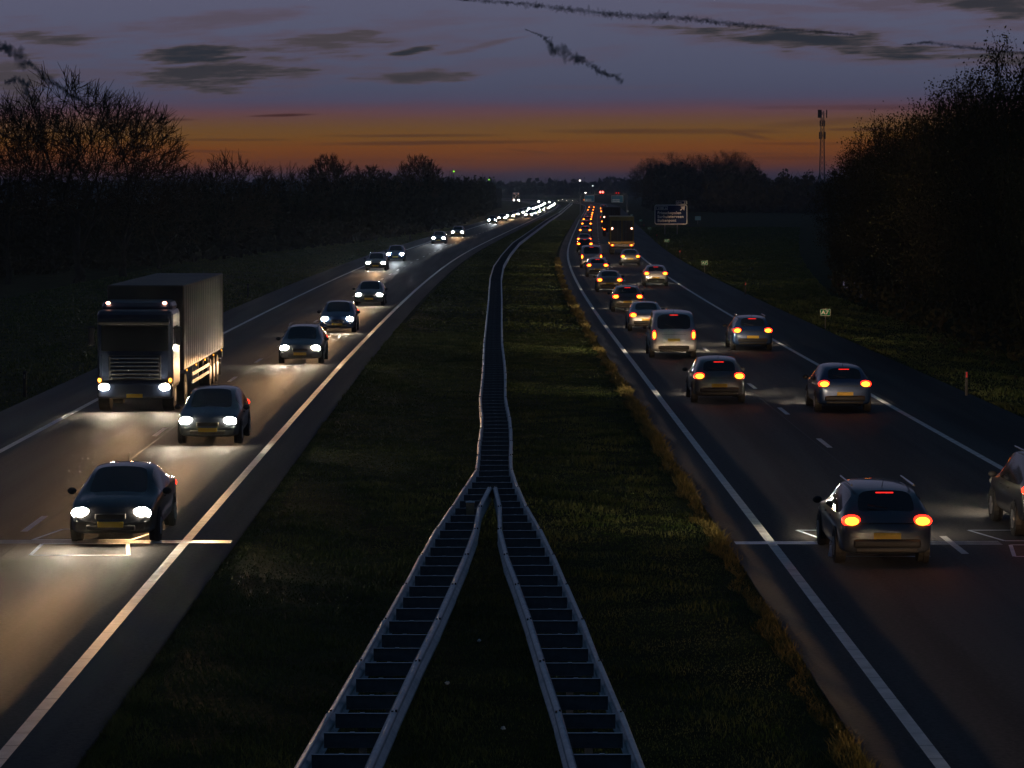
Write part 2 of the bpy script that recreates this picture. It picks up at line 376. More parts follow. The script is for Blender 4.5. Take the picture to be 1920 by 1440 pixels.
# ------------------------------------------------------------------ guard rails
LLp = [(-3.0, 21), (-2.45, 33.6), (-2.22, 38.6), (-2.11, 41.1), (-1.93, 45.3), (-1.75, 49.5), (-1.61, 53.3), (-1.45, 57.2), (-1.23, 61.1), (-1.03, 65.1), (-.82, 69.0), (-.82, 72.9)]
LRp = [(-2.2, 21), (-1.64, 33.6), (-1.48, 37.8), (-1.33, 41.3), (-1.14, 45.3), (-.98, 49.3), (-.84, 53.0), (-.71, 57.3), (-.68, 61.1), (-.6, 63.1), (-.49, 65.3)]
RLp = [(1.15, 21), (.70, 33.6), (.57, 37.8), (.42, 41.3), (.27, 45.2), (.09, 49.2), (-.09, 52.8), (-.23, 57.2), (-.24, 61.0), (-.3, 62.7), (-.37, 65.3)]
RRp = [(1.95, 21), (1.48, 33.6), (1.34, 37.8), (1.19, 41.4), (1.06, 45.2), (.89, 49.2), (.72, 53.3), (.53, 57.2), (.31, 60.8), (.15, 64.2), (-.02, 69.0), (-.04, 72.9)]
MLp = [(-.82, 72.9), (-.84, 76.3), (-.83, 80.9), (-.85, 85.0), (-.94, 89.6), (-.99, 93.4), (-1.0, 99.0), (-1.02, 105.2), (-1.07, 112.3), (-1.16, 125.0), (-1.25, 148.7), (-1.35, 173.8), (-1.46, 194.1), (-1.55, 211.9), (-1.49, 243.7), (-.95, 285), (.05, 341.1), (2.72, 434.1), (5.95, 548.4), (10.8, 702.5), (20.9, 1073.6)]
MRp = [(-.04, 72.9), (-.03, 76.3), (-.04, 80.9), (-.07, 84.5), (-.16, 89.6), (-.22, 93.4), (-.23, 99.0), (-.24, 105.2), (-.31, 114.3), (-.42, 125.0), (-.52, 148.7), (-.6, 173.8), (-.69, 194.1), (-.77, 211.9), (-.7, 245), (-.2, 285), (.85, 341.1), (3.5, 434.1), (6.8, 548.4), (11.6, 702.5), (21.7, 1073.6)]
def sample(pts, ys):
    return np.interp(ys, [p[1] for p in pts], [p[0] for p in pts])
def wbeam(name, pts, side, parent, y0, y1, m):
    """swept W profile, traffic face towards side (+1 right, -1 left); nodes every 4 m with a lapped joint"""
    P = [(0.0, .72), (.055, .735), (.085, .71), (.09, .66), (.03, .60), (.02, .56), (.03, .52), (.09, .46), (.085, .41), (.05, .385), (.0, .40)]
    back = [(x - .012, z) for x, z in reversed(P[1:-1])]
    prof = np.array(P + back)
    ys = []
    y = y0
    while y < y1 - .5:
        ys += [y, y + .18, y + .185]; y += 4.0 if y < 220 else 12.0
    ys.append(y1); ys = np.array(ys); xs = sample(pts, ys)
    puff = np.array([.008 if (i % 3) in (0, 1) and i < len(ys) - 1 else 0 for i in range(len(ys))])
    n, k = len(ys), len(prof)
    V = np.zeros((n, k, 3)); V[:, :, 0] = xs[:, None] + side * (prof[None, :, 0] - .045 + puff[:, None]); V[:, :, 1] = ys[:, None]; V[:, :, 2] = prof[None, :, 1] + puff[:, None]
    i, j = np.meshgrid(np.arange(n - 1), np.arange(k), indexing='ij'); j2 = (j + 1) % k
    F = np.stack([i * k + j, i * k + j2, (i + 1) * k + j2, (i + 1) * k + j], -1).reshape(-1, 4)
    if side < 0: F = F[:, ::-1]
    o = raw(name, V.reshape(-1, 3), F, m, parent)
    return o
def bolts(pts, side, parent, ys):
    b = B()
    for y in ys:
        for dy in (.05, .13):
            x = float(sample(pts, y)) + side * .02
            b.cyl((x + (.03 if dy > .1 else -.015), y + dy, .725), (x + (.03 if dy > .1 else -.015), y + dy, .757), .016, n=6)
    return b
def spacer_mesh(w):
    b = B()
    b.box(0, 0, .60, w - .1, .012, .17)                       # web
    b.box(0, -.022, .688, w - .1, .05, .008); b.box(0, -.022, .512, w - .1, .05, .008)   # flanges
    b.box(-.0, -.005, .688, .06, .07, .014)                   # clamp at mid
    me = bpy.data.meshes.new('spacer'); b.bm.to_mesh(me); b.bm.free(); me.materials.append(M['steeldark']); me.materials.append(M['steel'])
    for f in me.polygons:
        if f.normal.z > .9 and f.center.z > .65: f.material_index = 1  # top faces lighter than the plates: the fall of light put into the colour
    return me
def post_mesh():
    b = B(); b.box(0, 0, .19, .1, .006, .62); b.box(-.047, .025, .19, .006, .05, .62); b.box(.047, .025, .19, .006, .05, .62)
    me = bpy.data.meshes.new('post'); b.bm.to_mesh(me); b.bm.free(); me.materials.append(M['steeldark']); return me
PM = post_mesh()
def barrier(name, lp, rp, y0, y1, label, first_sp, limit=100, pairs=True):
    t = empty(name, (float(sample(lp, y0) + sample(rp, y0)) / 2, y0, 0))
    tag(t, label, 'guardrail', 'guardrails on the grassy median')
    inv = Matrix.Translation(-t.location)
    def inn(o): o.matrix_parent_inverse = inv
    yl0, yl1 = max(y0, lp[0][1]), min(y1, lp[-1][1]); yr1 = min(y1, rp[-1][1])
    for pts, sd, ye in ((lp, -1, yl1), (rp, 1, yr1)):
        o = wbeam('rail', pts, sd, t, y0, ye, [M['steel'], M['bolt']]); inn(o)
        b = bolts(pts, sd, t, np.arange(y0 + 0.0, min(ye, 130), 4.0))
        for f in b.bm.faces: f.material_index = 1
        b.bm.from_mesh(o.data); b.bm.to_mesh(o.data); b.bm.free()
    ys = np.arange(first_sp, y1, 4 / 3.)
    sp_me = {}
    rest = []
    cnt = 0
    for k, y in enumerate(ys):
        a, b = float(sample(lp, min(y, yl1))), float(sample(rp, min(y, yr1)))
        if y > 64.8 and y < 72.9:
            if lp is LLp: b = -.38
            if rp is RRp: a = -.48
        w = round(b - a, 2)
        if cnt < limit and y < 260:
            if w not in sp_me: sp_me[w] = spacer_mesh(w)
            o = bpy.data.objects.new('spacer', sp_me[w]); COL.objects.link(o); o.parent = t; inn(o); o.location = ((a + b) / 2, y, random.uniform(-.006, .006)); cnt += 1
            o.rotation_euler = (0, 0, random.uniform(-.012, .012))
        elif y < 700: rest.append(((a + b) / 2, y, w))
        if k % 3 == 0 and y < 420 and k // 3 < 60:
            o = bpy.data.objects.new('post', PM); COL.objects.link(o); o.parent = t; inn(o); o.location = ((a + b) / 2, y + .03, 0)
    if rest:
        b = B()
        for x, y, w in rest: b.box(x, y, .60, w - .1, .012, .17); b.box(x, y - .022, .688, w - .1, .05, .008)
        o = b.done('far_spacers', M['steeldark'], t); inn(o); o['kind'] = 'stuff'
    return t
barrier('guardrail', LLp, LRp, 21.1, 72.8, 'left branch of the forked steel guardrail, with an outer rail lit warm by headlights', 21.33)
barrier('guardrail', RLp, RRp, 21.1, 72.8, 'right branch of the forked steel guardrail, nearest the carriageway with red tail lights', 21.33)
barrier('guardrail', MLp, MRp, 72.9, 1073, 'single double-sided guardrail running into the distance beyond the fork', 73.4)
mk = empty('marker_post', (-1.0, 62.2, 0)); tag(mk, 'short brown wooden marker board between the rails of the left branch at the fork', 'marker post')
mk.location = (-.86, 61.2, 0)
b = B(); b.box(0, 0, .56, .17, .07, .5, .012); b.done('board', M['wood'], mk)
b = B(); b.box(0, 0, .825, .19, .09, .025, .008); b.done('cap', M['steel'], mk)
b = B(); b.box(0, .06, .3, .06, .04, .74); b.done('post', M['steeldark'], mk)

# ------------------------------------------------------------------ cars
RINGW = 21
def ring(st):
    y, w, zb, zs, wr, zr = st
    h = [(0, zb), (w * .90, zb), (w * .985, zb + .10), (w, zb + .28), (w * .995, zs - .14), (w * .965, zs), ((w * .965 + wr) / 2 + .02, (zs + zr - .05) / 2 + .01), (wr, zr - .05), (wr * .86, zr - .006), (wr * .5, zr + .028), (0, zr + .04)]
    left = [(-x, z) for x, z in reversed(h[1:-1])]
    return [(x, y, z) for x, z in h + left]
KINDS = {
 'hatch': dict(L=4.2, st=[(-2.10, .70, .36, .70, .58, .76), (-2.06, .80, .29, .90, .66, .96), (-1.97, .85, .25, 1.0, .66, 1.06), (-1.62, .875, .22, 1.0, .60, 1.40), (-1.25, .885, .2, .98, .63, 1.47), (-.3, .89, .2, .95, .64, 1.50), (.30, .89, .2, .94, .62, 1.46), (.70, .89, .2, .94, .66, 1.22), (1.08, .885, .2, .93, .71, .99), (1.55, .87, .2, .87, .72, .91), (1.92, .82, .22, .76, .66, .80), (2.06, .74, .25, .64, .60, .68), (2.10, .64, .30, .5, .5, .55)],
               rear=(-1.97, -1.62), wind=(.30, 1.08), side=[(-1.25, -.3), (-.3, .30), (.30, .70)], tz=.93, ty=-2.0, tx=.665, hy=1.93, hz=.68, wb=(-1.28, 1.25)),
 'estate': dict(L=4.75, st=[(-2.38, .72, .36, .68, .60, .74), (-2.33, .82, .29, .88, .67, .94), (-2.24, .87, .25, .99, .67, 1.05), (-1.85, .89, .22, .99, .60, 1.42), (-1.3, .90, .2, .97, .64, 1.47), (-.5, .905, .2, .95, .65, 1.49), (.35, .905, .2, .94, .63, 1.44), (.78, .90, .2, .93, .67, 1.2), (1.2, .895, .2, .92, .72, .97), (1.75, .88, .2, .86, .73, .90), (2.18, .83, .22, .75, .68, .79), (2.34, .75, .25, .62, .60, .66), (2.38, .65, .3, .48, .5, .53)],
               rear=(-2.24, -1.85), wind=(.35, 1.2), side=[(-1.85, -1.3), (-1.3, -.5), (-.5, .35), (.35, .78)], tz=.90, ty=-2.28, tx=.68, hy=2.2, hz=.66, wb=(-1.4, 1.4)),
 'saloon': dict(L=4.7, st=[(-2.35, .72, .36, .72, .60, .78), (-2.31, .82, .29, .92, .68, .97), (-2.18, .87, .25, 1.0, .70, 1.04), (-1.7, .89, .22, 1.0, .68, 1.06), (-1.05, .90, .2, .97, .60, 1.39), (-.45, .90, .2, .95, .63, 1.44), (.30, .90, .2, .94, .62, 1.41), (.75, .90, .2, .93, .66, 1.18), (1.18, .89, .2, .92, .72, .96), (1.75, .875, .2, .86, .73, .90), (2.15, .83, .22, .75, .68, .79), (2.31, .75, .25, .62, .60, .66), (2.35, .65, .3, .48, .5, .53)],
               rear=(-1.7, -1.05), wind=(.30, 1.18), side=[(-1.05, -.45), (-.45, .30), (.30, .75)], tz=.84, ty=-2.27, tx=.67, hy=2.17, hz=.66, wb=(-1.38, 1.38)),
 'offroader': dict(L=4.6, st=[(-2.30, .76, .42, .74, .64, .80), (-2.25, .86, .36, .98, .70, 1.04), (-2.18, .905, .32, 1.1, .71, 1.16), (-1.92, .92, .3, 1.1, .66, 1.6), (-1.4, .93, .28, 1.07, .68, 1.68), (-.4, .935, .28, 1.05, .69, 1.70), (.35, .935, .28, 1.04, .67, 1.65), (.72, .93, .28, 1.04, .70, 1.4), (1.08, .925, .28, 1.03, .74, 1.1), (1.6, .91, .28, .98, .75, 1.03), (2.05, .88, .3, .88, .72, .93), (2.25, .80, .33, .72, .64, .78), (2.30, .7, .4, .58, .55, .64)],
               rear=(-2.18, -1.92), wind=(.35, 1.08), side=[(-1.92, -1.4), (-1.4, -.4), (-.4, .35), (.35, .72)], tz=1.02, ty=-2.2, tx=.73, hy=2.08, hz=.80, wb=(-1.35, 1.38)),
 'van': dict(L=5.0, st=[(-2.50, .84, .38, .80, .78, .86), (-2.47, .93, .32, 1.1, .84, 1.2), (-2.43, .96, .3, 1.15, .85, 1.22), (-2.30, .97, .28, 1.15, .82, 1.86), (-1.7, .975, .27, 1.13, .83, 1.95), (-.4, .975, .27, 1.12, .83, 1.97), (.9, .97, .27, 1.1, .80, 1.93), (1.3, .965, .27, 1.1, .80, 1.6), (1.72, .95, .27, 1.08, .80, 1.17), (2.1, .93, .28, 1.0, .78, 1.06), (2.4, .87, .3, .86, .72, .91), (2.48, .78, .34, .7, .64, .75), (2.50, .7, .4, .58, .58, .64)],
             rear=(-2.43, -2.30), wind=(.9, 1.72), side=[(-1.7, -.4), (-.4, .9), (.9, 1.3)], tz=1.0, ty=-2.44, tx=.83, hy=2.38, hz=.82, wb=(-1.5, 1.55)),
}
_BODY = {}
def body_meshes(kind):
    if kind in _BODY: return _BODY[kind]
    K = KINDS[kind]; st = K['st']; bm = bmesh.new(); n = 20
    rows = [[bm.verts.new(p) for p in ring(s)] for s in st]
    ys = [s[0] for s in st]
    bm.verts.ensure_lookup_table()
    inside = lambda a, b, r: a >= r[0] - 1e-4 and b <= r[1] + 1e-4
    for i in range(len(rows) - 1):
        for j in range(n):
            f = bm.faces.new((rows[i][j], rows[i][(j + 1) % n], rows[i + 1][(j + 1) % n], rows[i + 1][j])); f.smooth = True
            jj = j if j < 10 else 19 - j
            mi = 0
            if jj in (8, 9) and inside(ys[i], ys[i + 1], K['rear']): mi = 1
            elif jj in (8, 9) and inside(ys[i], ys[i + 1], K['wind']): mi = 2
            elif jj in (5, 6) and any(inside(ys[i], ys[i + 1], r) for r in K['side']): mi = 3 if j < 10 else 4
            f.material_index = mi
    for r, rev in ((rows[0], False), (rows[-1], True)):
        c = bm.verts.new((0, r[0].co.y + (-.02 if not rev else .02), sum(v.co.z for v in r) / n))
        for j in range(n):
            q = (r[(j + 1) % n], r[j], c) if not rev else (r[j], r[(j + 1) % n], c)
            f = bm.faces.new(q); f.smooth = True
    cl = bm.edges.layers.float.get('crease_edge') or bm.edges.layers.float.new('crease_edge')
    for e in bm.edges:
        ms = {f.material_index for f in e.link_faces}
        if len(ms) > 1: e[cl] = .55
    bmesh.ops.recalc_face_normals(bm, faces=bm.faces)
    me = bpy.data.meshes.new('tmp'); bm.to_mesh(me); bm.free()
    o = bpy.data.objects.new('tmp', me); COL.objects.link(o)
    for q in range(5): me.materials.append(M['glass'])
    md = o.modifiers.new('s', 'SUBSURF'); md.levels = 2; md.render_levels = 2
    dg = bpy.context.evaluated_depsgraph_get(); ev = bpy.data.meshes.new_from_object(o.evaluated_get(dg))
    bpy.data.objects.remove(o); out = {}
    for q, nm in enumerate(('body', 'rear_window', 'windscreen', 'side_window', 'side_window')):
        bm = bmesh.new(); bm.from_mesh(ev)
        bmesh.ops.delete(bm, geom=[f for f in bm.faces if f.material_index != q], context='FACES')
        for f in bm.faces: f.material_index = 0; f.smooth = True
        m2 = bpy.data.meshes.new(nm); bm.to_mesh(m2); bm.free(); out[q] = (nm, m2)
    _BODY[kind] = out; return out

# one low-beam pattern: sharp cut-off, kick-up to the right for signs
def beam_data(name, power, color, size=R(80), cut0=.003, kick=1.0, cmax=.035):
    L = bpy.data.lights.new(name, 'SPOT'); L.energy = power; L.color = color; L.spot_size = size; L.spot_blend = .15; L.shadow_soft_size = .06
    L.use_nodes = True; nt = L.node_tree; em = nt.nodes['Emission']
    def mth(op, a, b=None, c=None, clamp=False):
        n = nt.nodes.new('ShaderNodeMath'); n.operation = op; n.use_clamp = clamp
        for i, v in enumerate((a, b, c)):
            if v is None: continue
            if isinstance(v, (int, float)): n.inputs[i].default_value = v
            else: nt.links.new(v, n.inputs[i])
        return n.outputs[0]
    t = nt.nodes.new('ShaderNodeTexCoord'); s = nt.nodes.new('ShaderNodeSeparateXYZ'); nt.links.new(t.outputs['Normal'], s.inputs[0])
    az_ = mth('MAXIMUM', mth('ABSOLUTE', s.outputs[2]), .001)
    h = mth('MULTIPLY', mth('DIVIDE', s.outputs[0], az_), SGN_H); v = mth('MULTIPLY', mth('DIVIDE', s.outputs[1], az_), SGN_V)
    cut = mth('ADD', mth('MINIMUM', mth('MULTIPLY', mth('MAXIMUM', mth('SUBTRACT', h, .035), 0), .80), cmax), cut0)
    cut = mth('SUBTRACT', cut, mth('MULTIPLY', mth('MAXIMUM', mth('SUBTRACT', mth('MULTIPLY', h, -1.0), .09), 0), .12))
    dv = mth('SUBTRACT', cut, v)
    below = nt.nodes.new('ShaderNodeMapRange'); below.interpolation_type = 'SMOOTHSTEP'; nt.links.new(dv, below.inputs[0]); below.inputs[1].default_value = -.006; below.inputs[2].default_value = .010
    fall = mth('EXPONENT', mth('MULTIPLY', mth('MINIMUM', v, 0), 1 / .033))
    hor = mth('EXPONENT', mth('MULTIPLY', mth('POWER', mth('ABSOLUTE', mth('DIVIDE', h, .24)), 2.0), -1.0))
    ku = nt.nodes.new('ShaderNodeMapRange'); ku.interpolation_type = 'SMOOTHSTEP'; nt.links.new(h, ku.inputs[0]); ku.inputs[1].default_value = .035; ku.inputs[2].default_value = .07; ku.inputs[4].default_value = kick - 1
    vv = nt.nodes.new('ShaderNodeMapRange'); vv.interpolation_type = 'SMOOTHSTEP'; nt.links.new(v, vv.inputs[0]); vv.inputs[1].default_value = -.0015; vv.inputs[2].default_value = .008
    kd = nt.nodes.new('ShaderNodeMapRange'); nt.links.new(h, kd.inputs[0]); kd.inputs[1].default_value = .10; kd.inputs[2].default_value = .16; kd.inputs[3].default_value = 1; kd.inputs[4].default_value = 0
    gain = mth('MULTIPLY_ADD', mth('MULTIPLY', ku.outputs[0], kd.outputs[0]), vv.outputs[0], 1.0)
    k = mth('MULTIPLY', hor, mth('ADD', mth('MULTIPLY', mth('MULTIPLY', below.outputs[0], fall), gain), .003))
    nt.links.new(k, em.inputs['Strength'])
    return L
SGN_H, SGN_V = 1.0, 1.0
BEAM_W = beam_data('headlight_beam', 1.35e4, (1, .56, .26), cut0=.002); BEAM_C = beam_data('headlight_beam_cool', 1.35e4, (.85, .93, 1.0), cut0=.002)
BEAM_R = beam_data('headlight_beam', 6.5e3, (1, .64, .34), cut0=-.004, kick=14.0, cmax=.011)
BEAM_K = beam_data('headlight_beam', 6.5e3, (1, .60, .31), cut0=-.004, kick=150.0, cmax=.05)
BEAM_N = beam_data('headlight_beam', 1.3e4, (1, .60, .32), cut0=-.003)
_CARS = {}
def make_car(kind, paint, cool=False, beam=1):
    """front=True: a car seen from the front; both ends are always built"""
    K = KINDS[kind]; t = empty('car')
    bd = body_meshes(kind)
    for q in range(5):
        nm, me = bd[q]
        o = bpy.data.objects.new(nm, me); COL.objects.link(o); o.parent = t
        if not me.materials: me.materials.append(M['glass'])
        if q == 0:
            o.material_slots[0].link = 'OBJECT'; o.material_slots[0].material = PAINTS[paint]
    hl = M['headcool'] if cool else M['head']
    for nm, me in lamps_meshes(kind, hl):
        o = bpy.data.objects.new(nm, me[0]); COL.objects.link(o); o.parent = t
        for cn, cm in me[1]:
            c = bpy.data.objects.new(cn, cm); COL.objects.link(c); c.parent = o
    if beam:
        lo = bpy.data.objects.new('headlight_beam', BEAM_R if beam == 2 else BEAM_N if beam == 3 else BEAM_K if beam == 4 else BEAM_C if cool else BEAM_W); COL.objects.link(lo); lo.parent = t
        lo.location = (0, K['L'] / 2 + .12, K['hz']); lo.rotation_euler = (math.pi / 2, 0, 0)
    return t
_LM = {}
def mesh_of(b, name, m, smooth=True):
    me = bpy.data.meshes.new(name); b.bm.to_mesh(me); b.bm.free(); me.materials.append(m)
    if smooth: me.polygons.foreach_set('use_smooth', [True] * len(me.polygons))
    return me
def lamps_meshes(kind, hl):
    key = (kind, hl.name)
    if key in _LM: return _LM[key]
    K = KINDS[kind]; L = K['L']; out = []
    tall = kind in ('van',); lx = .085 if tall else .195; lz = .21 if tall else .12
    for s in (-1, 1):
        core = mesh_of(B().ell((s * K['tx'], K['ty'] - .065, K['tz']), (lx * .70, .075, lz * .66)), 'bulb', M['tailcore'])
        out.append(('tail_light', (mesh_of(B().ell((s * K['tx'], K['ty'], K['tz']), (lx, .10, lz)), 'tail_light', M['tail']), [('bulb', core)])))
        hb_ = B().ell((s * (K['tx'] - .05), K['hy'] + .02, K['hz']), (.205, .14, .12), 16, 10)
        bmesh.ops.delete(hb_.bm, geom=[v for v in hb_.bm.verts if v.co.y < K['hy'] + .03], context='VERTS')
        out.append(('headlight', (mesh_of(hb_, 'headlight', hl), [])))
        x = s * (KINDS[kind]['st'][8][1] + .10); zc = K['st'][8][3] + .06
        out.append(('wing_mirror', (mesh_of(B().ell((x, K['st'][8][0] - .32, zc), (.10, .07, .075)), 'wing_mirror', M['trim']), [])))
        r = .34 if kind in ('offroader', 'van') else .315
        for y in K['wb']:
            w_ = K['st'][5][1]
            arch = mesh_of(B().cyl((s * (w_ - .10), y, r + .02), (s * (w_ + .006), y, r + .02), r + .055, n=24), 'wheel_arch', M['trim'], False)
            ty = mesh_of(B().cyl((s * (w_ - .2), y, r), (s * (w_ + .016), y, r), r, n=24), 'tyre', M['tyre'], False)
            rb = B(); rb.cyl((s * (w_ - .1), y, r), (s * (w_ + .022), y, r), r * .62, r * .58, n=20)
            for k in range(5):
                a = k * 2 * math.pi / 5; rb.box(s * (w_ + .024), y + math.cos(a) * r * .33, r + math.sin(a) * r * .33, .012, r * .5, .05, 0, Matrix.Rotation(a, 4, 'X'))
            out.append(('wheel', (ty, [('rim', mesh_of(rb, 'rim', M['rim'], False))])))
            out.append(('wheel_arch', (arch, [])))
    out.append(('number_plate', (mesh_of(B().box(0, -L / 2 - .03, .62 if kind != 'van' else .8, .52, .025, .115, .006), 'number_plate', M['plate'], False), [])))
    out.append(('number_plate', (mesh_of(B().box(0, L / 2 + .03, .44, .52, .025, .115, .006), 'number_plate', M['plate'], False), [])))
    bb = B(); bb.box(0, -L / 2 + .03, .47, 1.3, .16, .16, .04); bb.box(0, -L / 2 + .10, .34, 1.2, .2, .10, .03)
    out.append(('rear_bumper', (mesh_of(bb, 'rear_bumper', M['trim']), [])))
    gg = B(); gg.box(0, L / 2 - .03, .60, .62, .10, .11, .02); gg.box(0, L / 2 - .02, .37, 1.0, .12, .12, .03)
    for k in range(3): gg.box(0, L / 2 + .022, .57 + k * .03, .56, .012, .008)
    out.append(('grille', (mesh_of(gg, 'grille', M['trim'], False), [])))
    for s in (-1, 1):
        w5 = K['st'][5][1]; zs5 = K['st'][5][3]
        for yy in (-.45, .42): out.append(('door_handle', (mesh_of(B().box(s * (w5 * .992), yy - .1, zs5 - .12, .035, .2, .03, .008), 'door_handle', M['trim'], False), [])))
        if kind in ('estate', 'offroader'):
            rr_ = K['st'][5]; out.append(('roof_rail', (mesh_of(B().cyl((s * rr_[4] * .93, K['rear'][1] + .2, rr_[5] + .035), (s * rr_[4] * .93, .2, rr_[5] + .03), .022, n=6), 'roof_rail', M['chrome'], False), [])))
    rw0, rw1 = K['rear']; zA = [s_ for s_ in K['st'] if abs(s_[0] - rw0) < 1e-3][0][5]; zB = [s_ for s_ in K['st'] if abs(s_[0] - rw1) < 1e-3][0][5]
    out.append(('wiper', (mesh_of(B().cyl((.02, rw0 - .03, zA + .09), (-.36, rw0 + (rw1 - rw0) * .25 - .05, zA + .04 + (zB - zA) * .3), .011, n=5), 'wiper', M['trim'], False), [])))
    sm_ = B(); sm_.box(0, -L / 2 - .005, zA - .19, 1.02, .03, .012); sm_.box(0, -L / 2 - .012, .555, 1.16, .03, .010); out.append(('tailgate_seam', (mesh_of(sm_, 'tailgate_seam', M['trim'], False), [])))
    ry = K['rear'][1]; rz_ = [s for s in K['st'] if abs(s[0] - ry) < 1e-3][0][5]
    out.append(('brake_light', (mesh_of(B().box(0, ry - .035, rz_ - .015, .34, .05, .022, .006), 'brake_light', M['brake'], False), [])))
    out.append(('antenna', (mesh_of(B().cyl((0, ry + .35, rz_ + .05), (0, ry + .12, rz_ + .22), .008, .004, n=5), 'antenna', M['trim'], False), [])))
    _LM[key] = out; return out
PROTO = {}
def place_car(kind, paint, x, y, rz, label, group, cool=False, beam=True):
    key = (kind, paint, cool, beam)
    if key not in PROTO:
        t = PROTO[key] = make_car(kind, paint, cool, beam)
    else: t = copy_tree(PROTO[key])
    t.location = (x, y, 0.002); t.rotation_euler = (0, 0, rz); tag(t, label, 'car', group)
    return t
GR = 'cars driving away on the right carriageway'; GL = 'cars coming towards the viewer on the left carriageway'
# right carriageway: (kind, colour, lane offset, y of the rear, beam)
fast = [('estate', 'slate', 57, 1), ('hatch', 'grey', 100, 1), ('van', 'silver', 126, 1), ('saloon', 'silver', 149, 1), ('estate', 'grey', 172, 1), ('saloon', 'beige', 204, 1),
        ('hatch', 'silver', 238, 1), ('van', 'silver', 263, 1), ('hatch', 'black', 324, 1), ('saloon', 'red', 358, 0), ('estate', 'silver', 424, 0), ('hatch', 'blue', 492, 0), ('hatch', 'grey', 556, 0), ('saloon', 'grey', 600, 0), ('estate', 'silver', 640, 0), ('saloon', 'silver', 690, 0), ('hatch', 'blue', 760, 0), ('hatch', 'grey', 850, 0)]
for i, (k, p, y, bm_) in enumerate(fast):
    yc = y + KINDS[k]['L'] / 2
    nm = {'hatch': 'hatchback', 'estate': 'estate car', 'saloon': 'saloon car', 'van': 'van', 'offroader': 'off-road car'}[k]
    place_car(k, p, float(RX(1.85, yc)), yc, heading(yc), f'{p} {nm} with red tail lights, {ORD[i]} from the viewer in the median lane', GR, beam=2 * bm_)
slow = [('offroader', 'black', 61.5, 1, 6.15), ('hatch', 'blue', 96, 1, 5.6), ('estate', 'blue', 132, 1, 5.7), ('hatch', 'silver', 216, 2, 5.55), ('saloon', 'grey', 271, 1, 5.5), ('hatch', 'red', 520, 0, 5.2), ('saloon', 'silver', 600, 0, 5.2), ('estate', 'grey', 720, 0, 5.2), ('van', 'silver', 800, 0, 5.2)]
SL = ['cut by the right edge of the photo', 'nearest whole car in the right verge lane', 'level with the nearest round-topped treetops, second whole car in the verge lane', 'two places behind the ochre lorry', 'directly behind the ochre lorry', 'in front of both lorries under the sign gantry', 'second car in front of both lorries', 'third car in front of both lorries', 'farthest in the verge lane']
SL[2] = 'second whole car in the right verge lane'
for i, (k, p, y, bm_, off) in enumerate(slow):
    yc = y + KINDS[k]['L'] / 2
    nm = {'hatch': 'hatchback', 'estate': 'estate car', 'saloon': 'saloon car', 'van': 'van', 'offroader': 'off-road car'}[k]
    place_car(k, p, float(RX(off, yc)), yc, heading(yc), f'{p} {nm} with red tail lights, {SL[i]}', GR, beam=2 * bm_)
# two cars that have just come out from under the viewer's bridge, below the frame: their low beams light the near road
place_car('hatch', 'grey', float(RX(1.85, 24)), 24, 0, 'grey hatchback below the frame in the lane beside the median', GR, beam=3)
place_car('estate', 'blue', float(RX(5.6, 29)), 29, 0, 'blue estate car below the frame in the verge lane', GR, beam=3)
# left carriageway, facing the viewer
lf = [('saloon', 'black', 60.5, 1.45, 0, 1), ('hatch', 'slate', 84, 1.75, 0, 1), ('estate', 'grey', 122, 1.7, 0, 1), ('hatch', 'blue', 148, 1.7, 0, 1), ('saloon', 'slate', 181, 1.8, 0, 1), ('hatch', 'grey', 665, 1.9, 0, 1), ('saloon', 'grey', 740, 1.9, 0, 0), ('hatch', 'slate', 800, 1.9, 0, 0), ('estate', 'grey', 870, 1.9, 0, 0), ('saloon', 'black', 950, 1.9, 1, 0)]
lf[6:6] = [('estate', 'blue', 700, 1.9, 0, 0)]
lf += [('hatch', 'grey', 905, 1.9, 0, 0), ('estate', 'slate', 1000, 1.9, 0, 0), ('hatch', 'blue', 1045, 1.9, 0, 0), ('saloon', 'grey', 1090, 1.9, 0, 0), ('hatch', 'slate', 1130, 1.9, 0, 0)]
lf.sort(key=lambda c: c[2])
for i, (k, p, y, off, cool, bm_) in enumerate(lf):
    L = KINDS[k]['L']; yc = y + L / 2
    nm = {'hatch': 'hatchback', 'estate': 'estate car', 'saloon': 'saloon car', 'van': 'van', 'offroader': 'off-road car'}[k]
    place_car(k, p, float(LX(off, yc)), yc, math.pi + heading(yc), f'{p} {nm} with bright headlights, {ORD[i]} from the viewer in the inner lane', GL, cool=bool(cool), beam=bool(bm_))
ls = [('estate', 'grey', 255, 5.4, 0, 1), ('hatch', 'blue', 286, 5.4, 1, 1), ('hatch', 'slate', 372, 5.5, 1, 1), ('estate', 'grey', 420, 5.5, 0, 1), ('hatch', 'grey', 560, 6.0, 1, 1), ('saloon', 'grey', 600, 5.6, 0, 1), ('hatch', 'slate', 640, 5.2, 0, 1), ('estate', 'grey', 760, 5.4, 0, 0), ('hatch', 'slate', 830, 5.4, 1, 0), ('saloon', 'grey', 900, 5.4, 0, 0), ('estate', 'grey', 1000, 5.4, 0, 0)]
ls += [('saloon', 'blue', 680, 5.4, 0, 0), ('hatch', 'grey', 720, 5.3, 1, 0), ('hatch', 'blue', 865, 5.4, 0, 0), ('saloon', 'slate', 945, 5.4, 0, 0), ('hatch', 'grey', 1060, 5.4, 0, 0), ('estate', 'slate', 1110, 5.4, 0, 0), ('hatch', 'blue', 1160, 5.4, 0, 0)]
ls.sort(key=lambda c: c[2])
